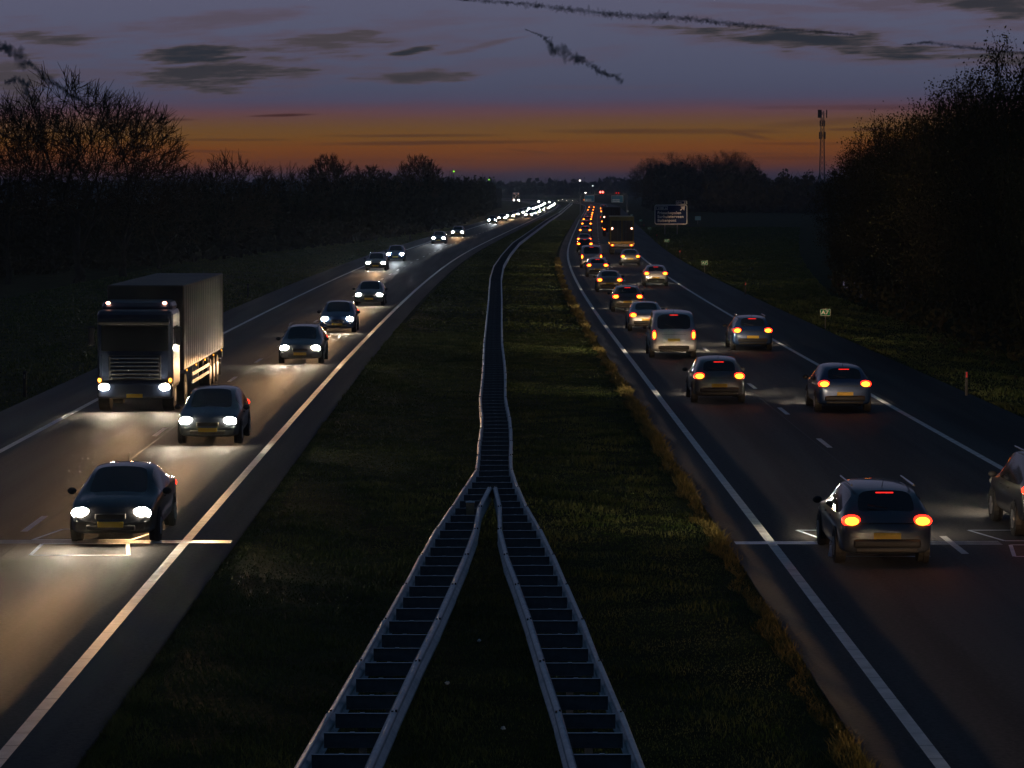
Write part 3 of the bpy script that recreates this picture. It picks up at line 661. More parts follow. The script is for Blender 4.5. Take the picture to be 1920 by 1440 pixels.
for i, (k, p, y, off, cool, bm_) in enumerate(ls):
    L = KINDS[k]['L']; yc = y + L / 2
    nm = {'hatch': 'hatchback', 'estate': 'estate car', 'saloon': 'saloon car', 'van': 'van', 'offroader': 'off-road car'}[k]
    place_car(k, p, float(LX(off, yc)), yc, math.pi + heading(yc), f'{p} {nm} with bright headlights, {ORD[i]} behind the lorry in the outer lane', GL, cool=bool(cool), beam=bool(bm_))

# ------------------------------------------------------------------ lorries (origin at ground, front at +y)
def make_lorry(label, boxm, doorm, cabm, front_lit, top=4.0, length=13.6):
    t = empty('lorry'); w = 2.55
    b = B(); b.box(0, 0, (1.15 + top) / 2, w, length, top - 1.15, .05); b.done('trailer_box', boxm, t)
    yb = -length / 2
    for s in (-1, 1):
        b = B(); b.box(s * .58, yb - .018, (1.35 + top - .35) / 2, 1.1, .03, top - 1.85, .01)
        d = b.done('rear_door', doorm, t)
        b = B()
        for xx in (.18, .42): b.cyl((s * xx, yb - .05, 1.3), (s * xx, yb - .05, top - .4), .018, n=6)
        b.done('lock_bar', M['steeldark'], d)
    b = B(); b.box(0, yb - .02, top - .16, w - .06, .03, .26, .01); b.done('header_panel', boxm, t)
    b = B(); b.box(0, yb - .02, .95, w - .1, .12, .3, .02); b.box(0, yb + .05, .62, 2.2, .1, .12, .02); b.done('underrun_bar', M['steeldark'], t)
    for s in (-1, 1):
        b = B(); b.ell((s * 1.0, yb - .08, 1.0), (.17, .06, .085)); l = b.done('tail_light', M['tail'], t, True)
        b = B(); b.ell((s * 1.0, yb - .12, 1.0), (.10, .05, .055)); b.done('bulb', M['tailcore'], l, True)
        b = B(); b.ell((s * 1.02, yb - .05, 2.75), (.085, .05, .10)); b.done('marker_light', M['marker'], t, True)
    b = B(); b.box(0, 0, .95, .95, length - .6, .28, .02); b.done('chassis', M['steeldark'], t)
    for s in (-1, 1):
        b = B()
        for zz in (.55, .82): b.box(s * 1.2, .8, zz, .03, length * .42, .12, .01)
        for q in range(4): b.box(s * 1.18, .8 + (q - 1.5) * length * .13, .8, .04, .06, .6)
        b.done('side_guard', M['steeldark'], t)
        b = B()
        for q in range(int(length / .62)): b.box(s * 1.279, yb + .4 + q * .62, (1.2 + top) / 2 - .02, .008, .045, top - 1.3)
        b.done('curtain_straps', M['trim'], t)
        for q in range(5):
            b = B(); b.ell((s * 1.285, yb + .9 + q * (length - 1.6) / 4, 1.12), (.02, .05, .03), 8, 6); b.done('side_marker', M['indicator'], t, True)
        b = B(); b.box(s * 1.0, yb + .9, .5, .5, .02, .6); b.done('mud_flap', M['trim'], t)
    for y in (yb + 1.6, yb + 2.9, yb + 4.2):
        for s in (-1, 1):
            b = B(); b.cyl((s * .82, y, .5), (s * 1.2, y, .5), .5, n=22); k = b.done('wheel', M['tyre'], t)
            b = B(); b.cyl((s * 1.15, y, .5), (s * 1.215, y, .5), .28, .24, n=16); b.done('rim', M['rim'], k)
    yf = length / 2 + .75                                           # rear face of cab
    cf = yf + 2.2
    b = B(); b.box(0, yf + 1.1, 2.0, 2.46, 2.2, 2.6, .16); b.box(0, yf + .85, 3.36, 2.3, 1.6, .42, .18); b.done('cab', cabm, t, False)
    b = B(); b.box(0, cf - .03, 2.38, 2.2, .1, .86, .05); b.done('windscreen', M['glass'], t)
    b = B(); b.box(0, cf + .14, 2.92, 2.3, .3, .12, .03, Matrix.Rotation(R(-18), 4, 'X')); b.done('sun_visor', M['trim'], t)
    b = B(); b.box(0, cf, 1.42, 1.7, .08, .82, .03); gr = b.done('grille', M['trim'], t)
    b = B()
    for k in range(6): b.box(0, cf + .05, 1.1 + k * .125, 1.56, .03, .045, .012)
    b.done('chrome_bar', M['chrome'], gr)
    b = B(); b.box(0, cf + .02, .68, 2.46, .3, .52, .08); b.done('bumper', cabm, t)
    b = B(); b.box(0, cf + .18, .52, .52, .02, .115); b.done('number_plate', M['plate'], t)
    for s in (-1, 1):
        b = B(); b.ell((s * .98, cf + .13, .80), (.19, .10, .115)); b.done('headlight', M['head'] if front_lit else M['rim'], t, True)
        b = B(); b.ell((s * 1.15, cf + .06, 1.02), (.06, .08, .07)); b.done('indicator', M['indicator'] if front_lit else M['trim'], t, True)
        b = B(); b.ell((s * .92, yf + 1.70, 3.50), (.075, .075, .05)); b.done('roof_lamp', M['marker'], t, True)
        b = B(); b.box(s * 1.42, cf - .12, 2.45, .2, .14, .62, .05); b.cyl((s * 1.2, cf - .15, 2.7), (s * 1.42, cf - .15, 2.7), .02, n=6); b.done('mirror', M['trim'], t)
        b = B(); b.box(s * 1.225, yf + 1.35, 2.4, .04, .95, .7, .01); b.done('side_window', M['glass'], t)
        for y in (yf + 1.55, yf - 1.6):
            b = B(); b.cyl((s * .86, y, .5), (s * 1.22, y, .5), .5, n=22); k = b.done('wheel', M['tyre'], t)
            b = B(); b.cyl((s * 1.15, y, .5), (s * 1.235, y, .5), .3, .2, n=16); b.done('rim', M['rim'], k)
    b = B(); b.box(0, yf - .35, .85, .95, 3.4, .3, .02); b.done('tractor_frame', M['steeldark'], t)
    tag(t, label, 'lorry'); t['front'] = cf + .2
    return t
lt = make_lorry('big lorry with chrome grille, lit headlights and roof lamps coming towards the viewer', M['box_brown'], M['door_dark'], M['cab_navy'], True)
yc = 96.5 + lt['front']; lt.location = (float(LX(5.3, yc)), yc, 0); lt.rotation_euler = (0, 0, math.pi + heading(yc) - .004)
lo = bpy.data.objects.new('headlight_beam', BEAM_W); COL.objects.link(lo); lo.parent = lt; lo.location = (0, lt['front'] + .2, .8); lo.rotation_euler = (math.pi / 2, 0, 0)
l2 = make_lorry('ochre box lorry with dark rear doors seen from behind in the verge lane', M['box_yellow'], M['door_dark'], M['cab_navy'], False, 4.0, 9.0)
yc = 314 + 4.5; l2.location = (float(RX(5.55, yc)) + .15, yc, 0); l2.rotation_euler = (0, 0, heading(yc))
l3 = make_lorry('tall dark lorry ahead of the ochre lorry', M['door_dark'], M['door_dark'], M['cab_navy'], False, 4.15, 12.0)
yc = 425 + 6; l3.location = (float(RX(5.4, yc)) + .2, yc, 0); l3.rotation_euler = (0, 0, heading(yc))
l4 = make_lorry('distant lorry with lit headlights on the far bend of the left carriageway', M['box_white'], M['door_dark'], M['cab_navy'], True, 4.0, 12.0)
l4.location = (1.6, 1262, 0); l4.rotation_euler = (0, 0, math.pi + .02)
# brake lights of a queue far away where the road bends left
for i in range(7):
    px = 1052 + i * 6.2; yq = 1255 + (6 - i) * 7; xq = (px - 960) / FPX * yq
    place_car(['hatch', 'saloon', 'estate'][i % 3], 'grey' if i % 2 else 'black', xq, yq, .9, f'car in the far queue of red lights, {ORD[i]} from the left', 'cars queuing on the far bend', beam=False)

# ------------------------------------------------------------------ signs and posts
def text_mesh(s, size, m, parent, loc, bold=.0, name='lettering', align='LEFT', sx=1.0):
    c = bpy.data.curves.new(name, 'FONT'); c.body = s; c.size = size; c.align_x = align; c.offset = bold; c.extrude = .004; c.space_character = 1.08
    o = bpy.data.objects.new(name, c); COL.objects.link(o)
    dg = bpy.context.evaluated_depsgraph_get(); me = bpy.data.meshes.new_from_object(o.evaluated_get(dg)); bpy.data.objects.remove(o)
    r = link(name, me, m, parent); r.location = loc; r.rotation_euler = (math.pi / 2, 0, 0); r.scale = (sx, 1, 1)
    return r
def rrect(w, h, r, n=6):
    pts = []
    for cx, cz, a0 in ((w / 2 - r, h / 2 - r, 0), (-w / 2 + r, h / 2 - r, 90), (-w / 2 + r, -h / 2 + r, 180), (w / 2 - r, -h / 2 + r, 270)):
        for k in range(n + 1):
            a = R(a0 + 90 * k / n); pts.append((cx + r * math.cos(a), cz + r * math.sin(a)))
    return pts
def plate(name, pts, y0, y1, m, parent, loc=(0, 0, 0)):
    bm = bmesh.new(); a = [bm.verts.new((x, y0, z)) for x, z in pts]; c = [bm.verts.new((x, y1, z)) for x, z in pts]
    bm.faces.new(a); bm.faces.new(list(reversed(c)))
    for i in range(len(a)): bm.faces.new((a[i], c[i], c[(i + 1) % len(a)], a[(i + 1) % len(a)]))
    bmesh.ops.recalc_face_normals(bm, faces=bm.faces)
    me = bpy.data.meshes.new(name); bm.to_mesh(me); bm.free(); o = link(name, me, m, parent); o.location = loc; return o
def frame_ring(name, w, h, r, t, y0, y1, m, parent, loc=(0, 0, 0)):
    P, Q = rrect(w, h, r), rrect(w - 2 * t, h - 2 * t, max(r - t, .01)); bm = bmesh.new(); n = len(P)
    v = [[bm.verts.new((x, y, z)) for x, z in L] for L, y in ((P, y0), (Q, y0), (P, y1), (Q, y1))]
    for i in range(n):
        j = (i + 1) % n
        for a, b_ in ((0, 1), (1, 3), (3, 2), (2, 0)): bm.faces.new((v[a][i], v[a][j], v[b_][j], v[b_][i]))
    bmesh.ops.recalc_face_normals(bm, faces=bm.faces)
    me = bpy.data.meshes.new(name); bm.to_mesh(me); bm.free(); o = link(name, me, m, parent); o.location = loc; return o
# exit sign
ES = empty('exit_sign', (23.75, 447, -.05)); tag(ES, 'blue exit direction sign listing three villages, on posts beyond the right verge', 'road sign')
SW, SH, SZ = 4.92, 2.98, 2.92
plate('panel', rrect(SW, SH, .3), -.02, .03, M['sign_blue'], ES, (0, 0, SZ))
frame_ring('border', SW - .04, SH - .04, .3, .11, -.04, -.022, M['sign_white'], ES, (0, 0, SZ))
frame_ring('distance_box', 1.66, .56, .05, .05, -.04, -.022, M['sign_white'], ES, (-1.33, 0, SZ + .98))
text_mesh('1200 m', .42, M['sign_white'], ES, (-1.98, -.03, SZ + .83), .006)
for k, s in enumerate(('Frieschepalen', 'Surhuisterveen', 'Buitenpost')):
    text_mesh(s, .56, M['sign_white'], ES, (-2.02, -.03, SZ + .08 - k * .56), .014, sx=1.06)
b = B(); b.box(1.62, -.03, SZ + .84, .62, .02, .17, 0, Matrix.Rotation(R(-45), 4, 'Y')); 
ar = b.done('arrow', M['sign_white'], ES)
plate('arrow', [(2.1, 1.28), (1.42, 1.18), (2.0, .60)], -.04, -.022, M['sign_white'], ES, (0, 0, SZ))
plate('exit_tab', rrect(1.7, .56, .06), -.02, .03, M['sign_blue'], ES, (1.58, 0, SZ + 1.79))
frame_ring('tab_border', 1.66, .52, .05, .05, -.04, -.022, M['sign_white'], ES, (1.58, 0, SZ + 1.79))
text_mesh('afrit', .4, M['sign_white'], ES, (.86, -.03, SZ + 1.66), .004); text_mesh('31', .44, M['sign_white'], ES, (1.94, -.03, SZ + 1.64), .004)
for x in (-.9, .95):
    b = B(); b.cyl((x, .12, -.05), (x, .12, SZ + 1.4), .075, n=10); b.done('post', M['postgrey'], ES)
# small blue panel farther out
bp = empty('panel_sign', (34.8, 560, -.05)); tag(bp, 'small plain dark blue panel to the right of the exit sign', 'road sign')
b = B(); b.box(0, 0, 1.1, 1.1, .06, .75, .02); b.done('panel', M['sign_blue2'], bp)
b = B(); b.cyl((0, .08, 0), (0, .08, 1.4), .05); b.done('post', M['postgrey'], bp)
# kilometre boards
def km_board():
    t = empty('kilometre_board')
    plate('panel', rrect(.52, .34, .03), -.012, .012, M['sign_green'], t, (0, 0, .86))
    frame_ring('border', .52, .34, .03, .018, -.02, -.0125, M['sign_white'], t, (0, 0, .86))
    text_mesh('A7', .27, M['sign_white'], t, (-.21, -.02, .77), .008, sx=1.15)
    b = B(); b.cyl((0, .03, -.05), (0, .03, 1.0), .022, n=8); b.done('post', M['postgrey'], t)
    return t
KB = km_board()
kbs = [(1548, 587), (1321, 495), (1250, 455), (1217.5, 434), (1201, 418), (1184, 408), (1176, 402), (1160, 390)]
for i, (px, py) in enumerate(kbs):
    y = [153, 250, 349, 447, 547, 640, 735, 850][i]; o = KB if i == 0 else copy_tree(KB)
    o.location = ((px - 960) / FPX * y, y, -.05); o.rotation_euler = (0, 0, R(-4))
    tag(o, f'small green kilometre board on the right verge, {ORD[i]} from the viewer', 'kilometre board', 'kilometre boards along the right verge')
# reflector posts
def refl():
    t = empty('reflector_post')
    b = B(); b.box(0, 0, .42, .1, .06, .96, .02); b.done('post', mat('post_black', (.03, .03, .03), .6), t)
    b = B(); b.box(0, -.034, .78, .06, .012, .2, .005); b.done('reflector', M['reflector'], t)
    return t
RP = refl()
for i, (px, py, y) in enumerate([(1814, 703, 104), (1397.5, 535, 200), (1274.5, 474, 297), (1231, 444, 392), (1207, 424, 490)]):
    o = RP if i == 0 else copy_tree(RP)
    o.location = ((px - 960) / FPX * y, y, -.05)
    tag(o, f'black post with a red reflector on the right verge, {ORD[i]} from the viewer', 'reflector post', 'reflector posts along the right verge')
def plain_post():
    t = empty('verge_post')
    b = B(); b.box(0, 0, .42, .11, .08, .98, .02); b.done('post', M['trim'], t)
    b = B(); b.box(0, -.045, .72, .05, .01, .14); b.done('reflector', M['postgrey'], t); return t
VP = plain_post()
for i, (px, y) in enumerate([(44, 104), (465, 196), (703, 300), (769, 395)]):
    o = VP if i == 0 else copy_tree(VP); o.location = ((px - 960) / FPX * y, y, -.05)
    tag(o, f'dark marker post on the left verge, {ORD[i]} from the viewer', 'verge post', 'marker posts along the left verge')
# gantry
YG = 620.0
gx = lambda px: (px - 960) / FPX * YG
gz = lambda py: CAMH - (py - YH) / FPX * YG
G = empty('sign_gantry', (0, YG, 0)); tag(G, 'steel gantry over the right carriageway with two blue direction panels and red signals', 'sign gantry')
for px0, px1, py0, py1 in ((1096, 1114, 366, 378), (1146, 1168, 366.5, 379.5)):
    w = gx(px1) - gx(px0); h = gz(py0) - gz(py1); cx = (gx(px0) + gx(px1)) / 2; cz = (gz(py0) + gz(py1)) / 2
    o = plate('direction_panel', rrect(w, h, .05), -.1, -.04, M['sign_blue2'], G, (cx, 0, cz))
    frame_ring('panel_border', w, h, .05, .05, -.115, -.101, M['sign_white'], o)
    b = B()
    for k in range(2): b.box(-.1 * w, -.108, -.12 * h - k * .22 * h, .6 * w, .012, .09 * h)
    b.done('legend_bar', M['sign_white'], o)
b = B(); b.box((gx(1088) + gx(1175)) / 2, .15, gz(364), gx(1175) - gx(1088), .2, .25, .02); b.done('beam', M['steeldark'], G)
for px in (1088, 1175):
    b = B(); b.cyl((gx(px), .15, -.05), (gx(px), .15, gz(363)), .14, n=10); b.done('post', M['steeldark'], G)
b = B(); b.box(gx(1127.5), -.05, gz(360.3), 1.35, .2, .75, .03); sg = b.done('signal_board', M['trim'], G)
for px in (1125.2, 1129.8):
    b = B(); b.ell((gx(px), -.18, gz(360.2)), (.19, .08, .19)); b.done('red_lamp', M['red_lamp'], sg, True)
b = B(); b.box(gx(1157.5), -.05, gz(362), 1.1, .2, .35, .03); sg = b.done('signal_board', M['trim'], G)
for px in (1155, 1159.5):
    b = B(); b.ell((gx(px), -.17, gz(361.8)), (.12, .06, .09)); b.done('red_lamp', M['brake'], sg, True)
b = B(); b.ell((gx(1097.5), -.1, gz(361.3)), (.2, .1, .09)); b.done('lamp', M['white_lamp'], G, True)
# lamp posts and green-lit masts far off
def lamp_mast(px, py, y, m, rad, label, arm=0.0):
    t = empty('lamp_mast', ((px - 960) / FPX * y, y, -.05)); h = CAMH + (YH - py) / FPX * y + .05
    b = B(); b.cyl((0, 0, 0), (0, 0, h - .1), .12, .07, n=8)
    if arm: b.cyl((-arm, 0, h + .05), (arm * 1.2, 0, h + .1), .06, n=6)
    b.done('mast', M['steeldark'], t)
    b = B(); b.ell((0, -.15, h), (rad, rad * .6, rad * .8)); b.done('lamp', m, t, True)
    tag(t, label, 'lamp mast')
lamp_mast(1087, 338.5, 1500, M['white_lamp'], .42, 'distant mast with a bright white lamp on the horizon above the road')
lamp_mast(1111, 348.5, 1150, M['dim_lamp'], .35, 'distant mast with a dim grey lamp above the gantry')
lamp_mast(851, 321.5, 900, M['green_lamp'], .28, 'distant mast with a crossarm and green lamp, leftmost of the two green lights', 2.0)
lamp_mast(917, 337, 1000, M['green_lamp'], .28, 'distant mast with a green lamp above the far treeline, right of the other green light')
lamp_mast(1156.5, 391, 660, M['dim_lamp'], .16, 'low pale lamp on the right verge beside the dark lorry')
# farmhouse with lit windows
fh = empty('farmhouse', ((914 - 960) / FPX * 950, 950, -.05)); tag(fh, 'dark farmhouse with small lit windows below the green light', 'house')
b = B(); b.box(0, 0, 1.6, 9, 6, 3.2); b.done('wall', M['barn'], fh)
bm = bmesh.new(); vs = [bm.verts.new(p) for p in ((-4.8, -3.3, 3.2), (4.8, -3.3, 3.2), (4.8, 3.3, 3.2), (-4.8, 3.3, 3.2), (-4.6, 0, 6.2), (4.6, 0, 6.2))]
for q in ((0, 1, 5, 4), (2, 3, 4, 5), (1, 2, 5), (3, 0, 4), (3, 2, 1, 0)): bm.faces.new([vs[i] for i in q])
me = bpy.data.meshes.new('roof'); bm.to_mesh(me); bm.free(); link('roof', me, M['barn'], fh)
for x in (-.8, -.1, .85):
    b = B(); b.box(x, -3.02, 2.55, .38, .06, .42); b.done('window', M['window_lit'], fh)
# telecom mast
TM = empty('telecom_mast', ((1540 - 960) / FPX * 900, 900, -.1)); tag(TM, 'tall lattice telecom mast with panel antennas against the orange sky', 'telecom mast')
HT = CAMH + (YH - 208) / FPX * 900; b = B(); hw = lambda z: .95 - .55 * z / HT
cr_ = [(1, 1), (-1, 1), (-1, -1), (1, -1)]
for sx, sy in cr_: b.cyl((sx * hw(0), sy * hw(0), 0), (sx * hw(HT), sy * hw(HT), HT), .08, n=5)
nz = 18
for k in range(nz):
    z0, z1 = HT * k / nz, HT * (k + 1) / nz
    for q in range(4):
        a, c = cr_[q], cr_[(q + 1) % 4]
        b.cyl((a[0] * hw(z0), a[1] * hw(z0), z0), (c[0] * hw(z1), c[1] * hw(z1), z1), .04, n=4); b.cyl((c[0] * hw(z0), c[1] * hw(z0), z0), (a[0] * hw(z1), a[1] * hw(z1), z1), .04, n=4)
b.done('lattice', M['steeldark'], TM)
def ants(z0, z1, r, offs, nm):
    b = B()
    for a in offs:
        x, y = r * math.cos(R(a)), r * math.sin(R(a)); b.box(x, y, (z0 + z1) / 2, .32, .24, z1 - z0, .04, None); b.cyl((0, 0, (z0 + z1) / 2), (x, y, (z0 + z1) / 2), .04, n=5)
    b.done(nm, M['trim'], TM)
ants(HT - 2.1, HT + .3, 1.25, (0, 178, 215, 120, 245), 'antenna_panel'); ants(HT - 4.6, HT - 2.9, .7, (20, 160, 270), 'antenna_panel'); ants(HT - 8.4, HT - 6.3, .85, (10, 170, 255, 300), 'antenna_panel')

# ------------------------------------------------------------------ trees
def grow(seed, H, spread, trunk_r, limbs=7, kids=(6, 6, 5), up=.55, clear=.18, multi=1):
    r = np.random.default_rng(seed); segs = []; tips = []
    def branch(p, d, L, rad, lev, maxlev):
        n = max(2, 5 - lev); step = L / n; q = p.copy(); dd = d.copy(); pts = [q.copy()]
        for k in range(n):
            dd = dd + r.normal(0, .13, 3) + np.array([0, 0, .10 * up]); dd /= np.linalg.norm(dd)
            q2 = q + dd * step; r0 = rad * (1 - .75 * k / n); r1 = rad * (1 - .75 * (k + 1) / n)
            segs.append((q, q2, r0, r1, lev)); q = q2; pts.append(q.copy())
        if lev >= maxlev: tips.append(q); return
        nk = kids[min(lev, len(kids) - 1)]
        for j in range(nk):
            f = .25 + .75 * (j + r.random()) / nk; i = min(int(f * n), n - 1); b0 = pts[i] + (pts[i + 1] - pts[i]) * (f * n - i if f < 1 else 1)
            a = r.random() * 2 * np.pi; perp = np.cross(dd, [np.cos(a), np.sin(a), .3]); perp /= np.linalg.norm(perp) + 1e-9
            nd = dd * (.75) + perp * r.uniform(.45, .8) + np.array([0, 0, .25 * up]); nd /= np.linalg.norm(nd)
            branch(b0, nd, L * r.uniform(.42, .62), rad * .42, lev + 1, maxlev)
    for m in range(multi):
        base = np.array([r.normal(0, .35) * (multi > 1), r.normal(0, .35) * (multi > 1), 0.]); top = clear * H
        q = base; d = np.array([r.normal(0, .05), r.normal(0, .05), 1.]); n = 4; rad = trunk_r
        for k in range(n):
            q2 = q + (d + r.normal(0, .03, 3)) * top / n; segs.append((q, q2, rad * (1 - .06 * k), rad * (1 - .06 * (k + 1)), 0)); q = q2
        for j in range(limbs):
            a = 2 * np.pi * (j + r.random() * .6) / limbs; tilt = r.uniform(.12, .95) * spread if j else .05
            d = np.array([np.cos(a) * tilt, np.sin(a) * tilt, 1.0]); d /= np.linalg.norm(d)
            branch(q - np.array([0, 0, r.uniform(0, top * .4)]), d, (H - top) * r.uniform(.62, .8), trunk_r * .55, 1, 4)
    return segs, np.array(tips)
def tubes(segs, kmin=3):
    P0 = np.array([s[0] for s in segs]); P1 = np.array([s[1] for s in segs]); r0 = np.array([s[2] for s in segs]); r1 = np.array([s[3] for s in segs])
    d = P1 - P0; d /= np.linalg.norm(d, axis=1)[:, None] + 1e-9
    ref = np.where(np.abs(d[:, 2:3]) > .9, np.array([[1., 0, 0]]), np.array([[0, 0, 1.]])); u = np.cross(d, ref); u /= np.linalg.norm(u, axis=1)[:, None]; v = np.cross(d, u)
    k = kmin; a = np.arange(k) * 2 * np.pi / k; n = len(segs)
    ringv = np.cos(a)[None, :, None] * u[:, None, :] + np.sin(a)[None, :, None] * v[:, None, :]
    V = np.concatenate([P0[:, None, :] + ringv * r0[:, None, None], P1[:, None, :] + ringv * r1[:, None, None]], 1).reshape(-1, 3)
    base = np.arange(n)[:, None] * 2 * k; j = np.arange(k)[None, :]; j2 = (j + 1) % k
    F = np.stack([base + j, base + j2, base + k + j2, base + k + j], -1).reshape(-1, 4)
    return V, F
def leafcloud(centers, per, rad, size, r, squash=.8):
    c = np.repeat(centers, per, 0); n = len(c); p = c + r.normal(0, rad, (n, 3)) * [1, 1, squash]
    a = r.normal(0, 1, (n, 3)); a /= np.linalg.norm(a, axis=1)[:, None]; b_ = np.cross(a, r.normal(0, 1, (n, 3))); b_ /= np.linalg.norm(b_, axis=1)[:, None] + 1e-9
    s = (size * r.uniform(.5, 1.3, n))[:, None]
    V = np.stack([p - a * s, p + b_ * s * .6, p + a * s, p - b_ * s * .6], 1).reshape(-1, 3)
    return V, np.arange(n * 4).reshape(-1, 4)
def tree_meshes(seed, H, spread, tr, leaf=0, lsize=.2, lrad=.5, minr=.012, **k):
    segs, tips = grow(seed, H, spread, tr, **k)
    segs = [(a, b_, max(r0, minr), max(r1, minr * .8), l) for a, b_, r0, r1, l in segs]
    big = [s for s in segs if s[4] <= 1]; small = [s for s in segs if s[4] > 1]
    out = {'trunk': tubes(big, 6), 'twigs': tubes(small, 3)}
    if leaf: out['crown'] = leafcloud(tips, leaf, lrad, lsize, np.random.default_rng(seed + 99))
    return out
def fan_tree(seed, H, half, tr, tips=750, low=.16, leaf=0, lsize=.06, lrad=.3, minr=.016, twig=4, shell=.5, top=1.0, trunks=1, tl=.11):
    r = np.random.default_rng(seed)
    u = r.normal(0, 1, (tips * 3, 3)); u /= np.linalg.norm(u, axis=1)[:, None]
    u = u[u[:, 2] > -.75][:tips]; k = r.random(len(u)) ** .5 * (1 - shell) + shell
    lump = 1 + .13 * np.sin(u[:, 0] * 5 + seed) * np.sin(u[:, 1] * 4 + 2) + .08 * np.sin(u[:, 2] * 9 + u[:, 0] * 6)
    cz = H * (low + (1 - low) * .52); T = u * (k * lump)[:, None] * np.array([half * H, half * H, H * (1 - low) * .47 * top]) + [0, 0, cz]
    segs, ends = [], []
    def curve(p, q, r0, r1, lev, d0):
        n = 3; L = np.linalg.norm(q - p); m = p + d0 * L * .45; prev = p
        for j in range(1, n + 1):
            t = j / n; c = (1 - t) ** 2 * p + 2 * t * (1 - t) * m + t * t * q + r.normal(0, .02 * L, 3) * (t < 1)
            segs.append((prev, c, r0 + (r1 - r0) * (j - 1) / n, r0 + (r1 - r0) * j / n, lev)); prev2 = prev; prev = c
        d = prev - prev2; return d / (np.linalg.norm(d) + 1e-9)
    def rec(p, d, idx, rad, lev):
        if len(idx) <= 2:
            for i in idx:
                e = curve(p, T[i], max(rad * .6, minr), minr, lev, d); ends.append((T[i], e))
                for j in range(twig):
                    f = r.uniform(.35, 1.0); b0 = p + (T[i] - p) * f; dd = e + r.normal(0, .38, 3) + [0, 0, .3]; dd /= np.linalg.norm(dd); q = b0 + dd * H * tl * r.uniform(.4, 1.1)
                    segs.append((b0, q, minr, minr * .7, 4)); ends.append((q, dd))
            return
        kk = 3 if len(idx) > 12 else 2; C = T[r.choice(idx, kk, replace=False)]
        for _ in range(4):
            lab = np.argmin(((T[idx][:, None] - C[None]) ** 2).sum(2), 1); C = np.array([T[idx[lab == j]].mean(0) if (lab == j).any() else C[j] for j in range(kk)])
        for j in range(kk):
            sub = idx[lab == j]
            if len(sub) == 0: continue
            f = .34 if lev < 2 else .42; q = p + (C[j] - p) * f + np.array([0, 0, .02 * H]) * (lev < 3); nr = max(rad * (len(sub) / len(idx)) ** .45, minr)
            e = curve(p, q, nr, nr * .85, lev, d); rec(q, e, sub, nr * .85, lev + 1)
    z0 = low * H * .7
    segs.append((np.array([0, 0, -.1]), np.array([.02 * H, 0, z0 * .5]), tr, tr * .85, 0)); segs.append((np.array([.02 * H, 0, z0 * .5]), np.array([0, 0, z0]), tr * .85, tr * .75, 0))
    rec(np.array([0, 0, z0]), np.array([0, 0, 1.]), np.arange(len(T)), tr * .75, 1)
    out = {'trunk': tubes([s for s in segs if s[2] > .05], 6), 'twigs': tubes([s for s in segs if s[2] <= .05], 3)}
    if leaf: out['crown'] = leafcloud(np.array([e[0] for e in ends]), leaf, lrad, lsize, np.random.default_rng(seed + 99))
    return out
def tree_proto(name, parts):
    t = empty(name)
    for nm, (V, F) in parts.items():
        raw(nm if nm != 'twigs' or 'crown' in parts else 'crown', V, F, {'trunk': M['bark'], 'twigs': M['twig'], 'crown': M['leaf']}[nm], t)
    return t
def put(proto, used, px, y, scale, rz, label, group, cat='tree', sx=1.0):
    o = proto if not used.get(proto) else copy_tree(proto); used[proto] = 1
    o.location = ((px - 960) / FPX * y, y, -.07); o.scale = (scale * sx, scale * sx, scale); o.rotation_euler = (0, 0, rz); tag(o, label, cat, group); return o
US = {}
HB = lambda py, y: CAMH + (YH - py) / FPX * y
# big bare trees, left
tA = tree_proto('bare_tree', fan_tree(3, 10, .40, .26, tips=760, low=.12, minr=.013, tl=.08))
tB = tree_proto('bare_tree', fan_tree(11, 10, .26, .22, tips=420, low=.2, minr=.013, tl=.085))
tC = tree_proto('bare_tree', fan_tree(23, 10, .50, .2, tips=420, low=.08, minr=.022, shell=.6))
tD = tree_proto('bare_tree', fan_tree(31, 10, .33, .2, tips=800, low=.25, minr=.03, tl=.06, shell=.3))
GB = 'bare trees along the left side'
def hscale(py, y, ref=10.2): return HB(py, y) / ref
put(tA, US, 145, 226, hscale(132, 226), .3, 'tallest bare spreading tree at the left, under the dark ragged vapour trail', GB, sx=1.15)
put(tB, US, 15, 222, hscale(172, 222), 1.3, 'bare upright tree cut by the left edge of the photo', GB, sx=.9)
put(tA, US, 232, 240, hscale(178, 240), 2.1, 'wide bare tree at the right end of the tall left group', GB, sx=1.0)
put(tB, US, 88, 250, hscale(185, 250), 4.0, 'bare tree between the edge tree and the tallest tree', GB, sx=.9)
put(tC, US, 440, 310, hscale(288, 310), .8, 'low bushy bare tree with fanned twigs right of the tall left group', GB)
put(tD, US, 618, 405, hscale(284, 405), 3.0, 'rounded bare tree standing clear, left of the small pointed one', GB, sx=.9)
put(tD, US, 697, 440, hscale(306, 440), 5.0, 'small pointed bare tree between two rounded ones', GB, sx=1.25)
put(tD, US, 787, 480, hscale(286, 480), 5.6, 'dense round bare tree nearest the road on the left', GB, sx=.95)
put(tC, US, 300, 262, hscale(292, 262), 2.9, 'low bare tree at the foot of the tall left group', GB, sx=.9)
put(tC, US, 545, 350, hscale(310, 350), 4.4, 'small spreading bare tree left of the rounded clear-standing tree', GB)
put(tC, US, 392, 296, hscale(306, 296), 1.9, 'small bare tree left of the low bushy fanned tree', GB)
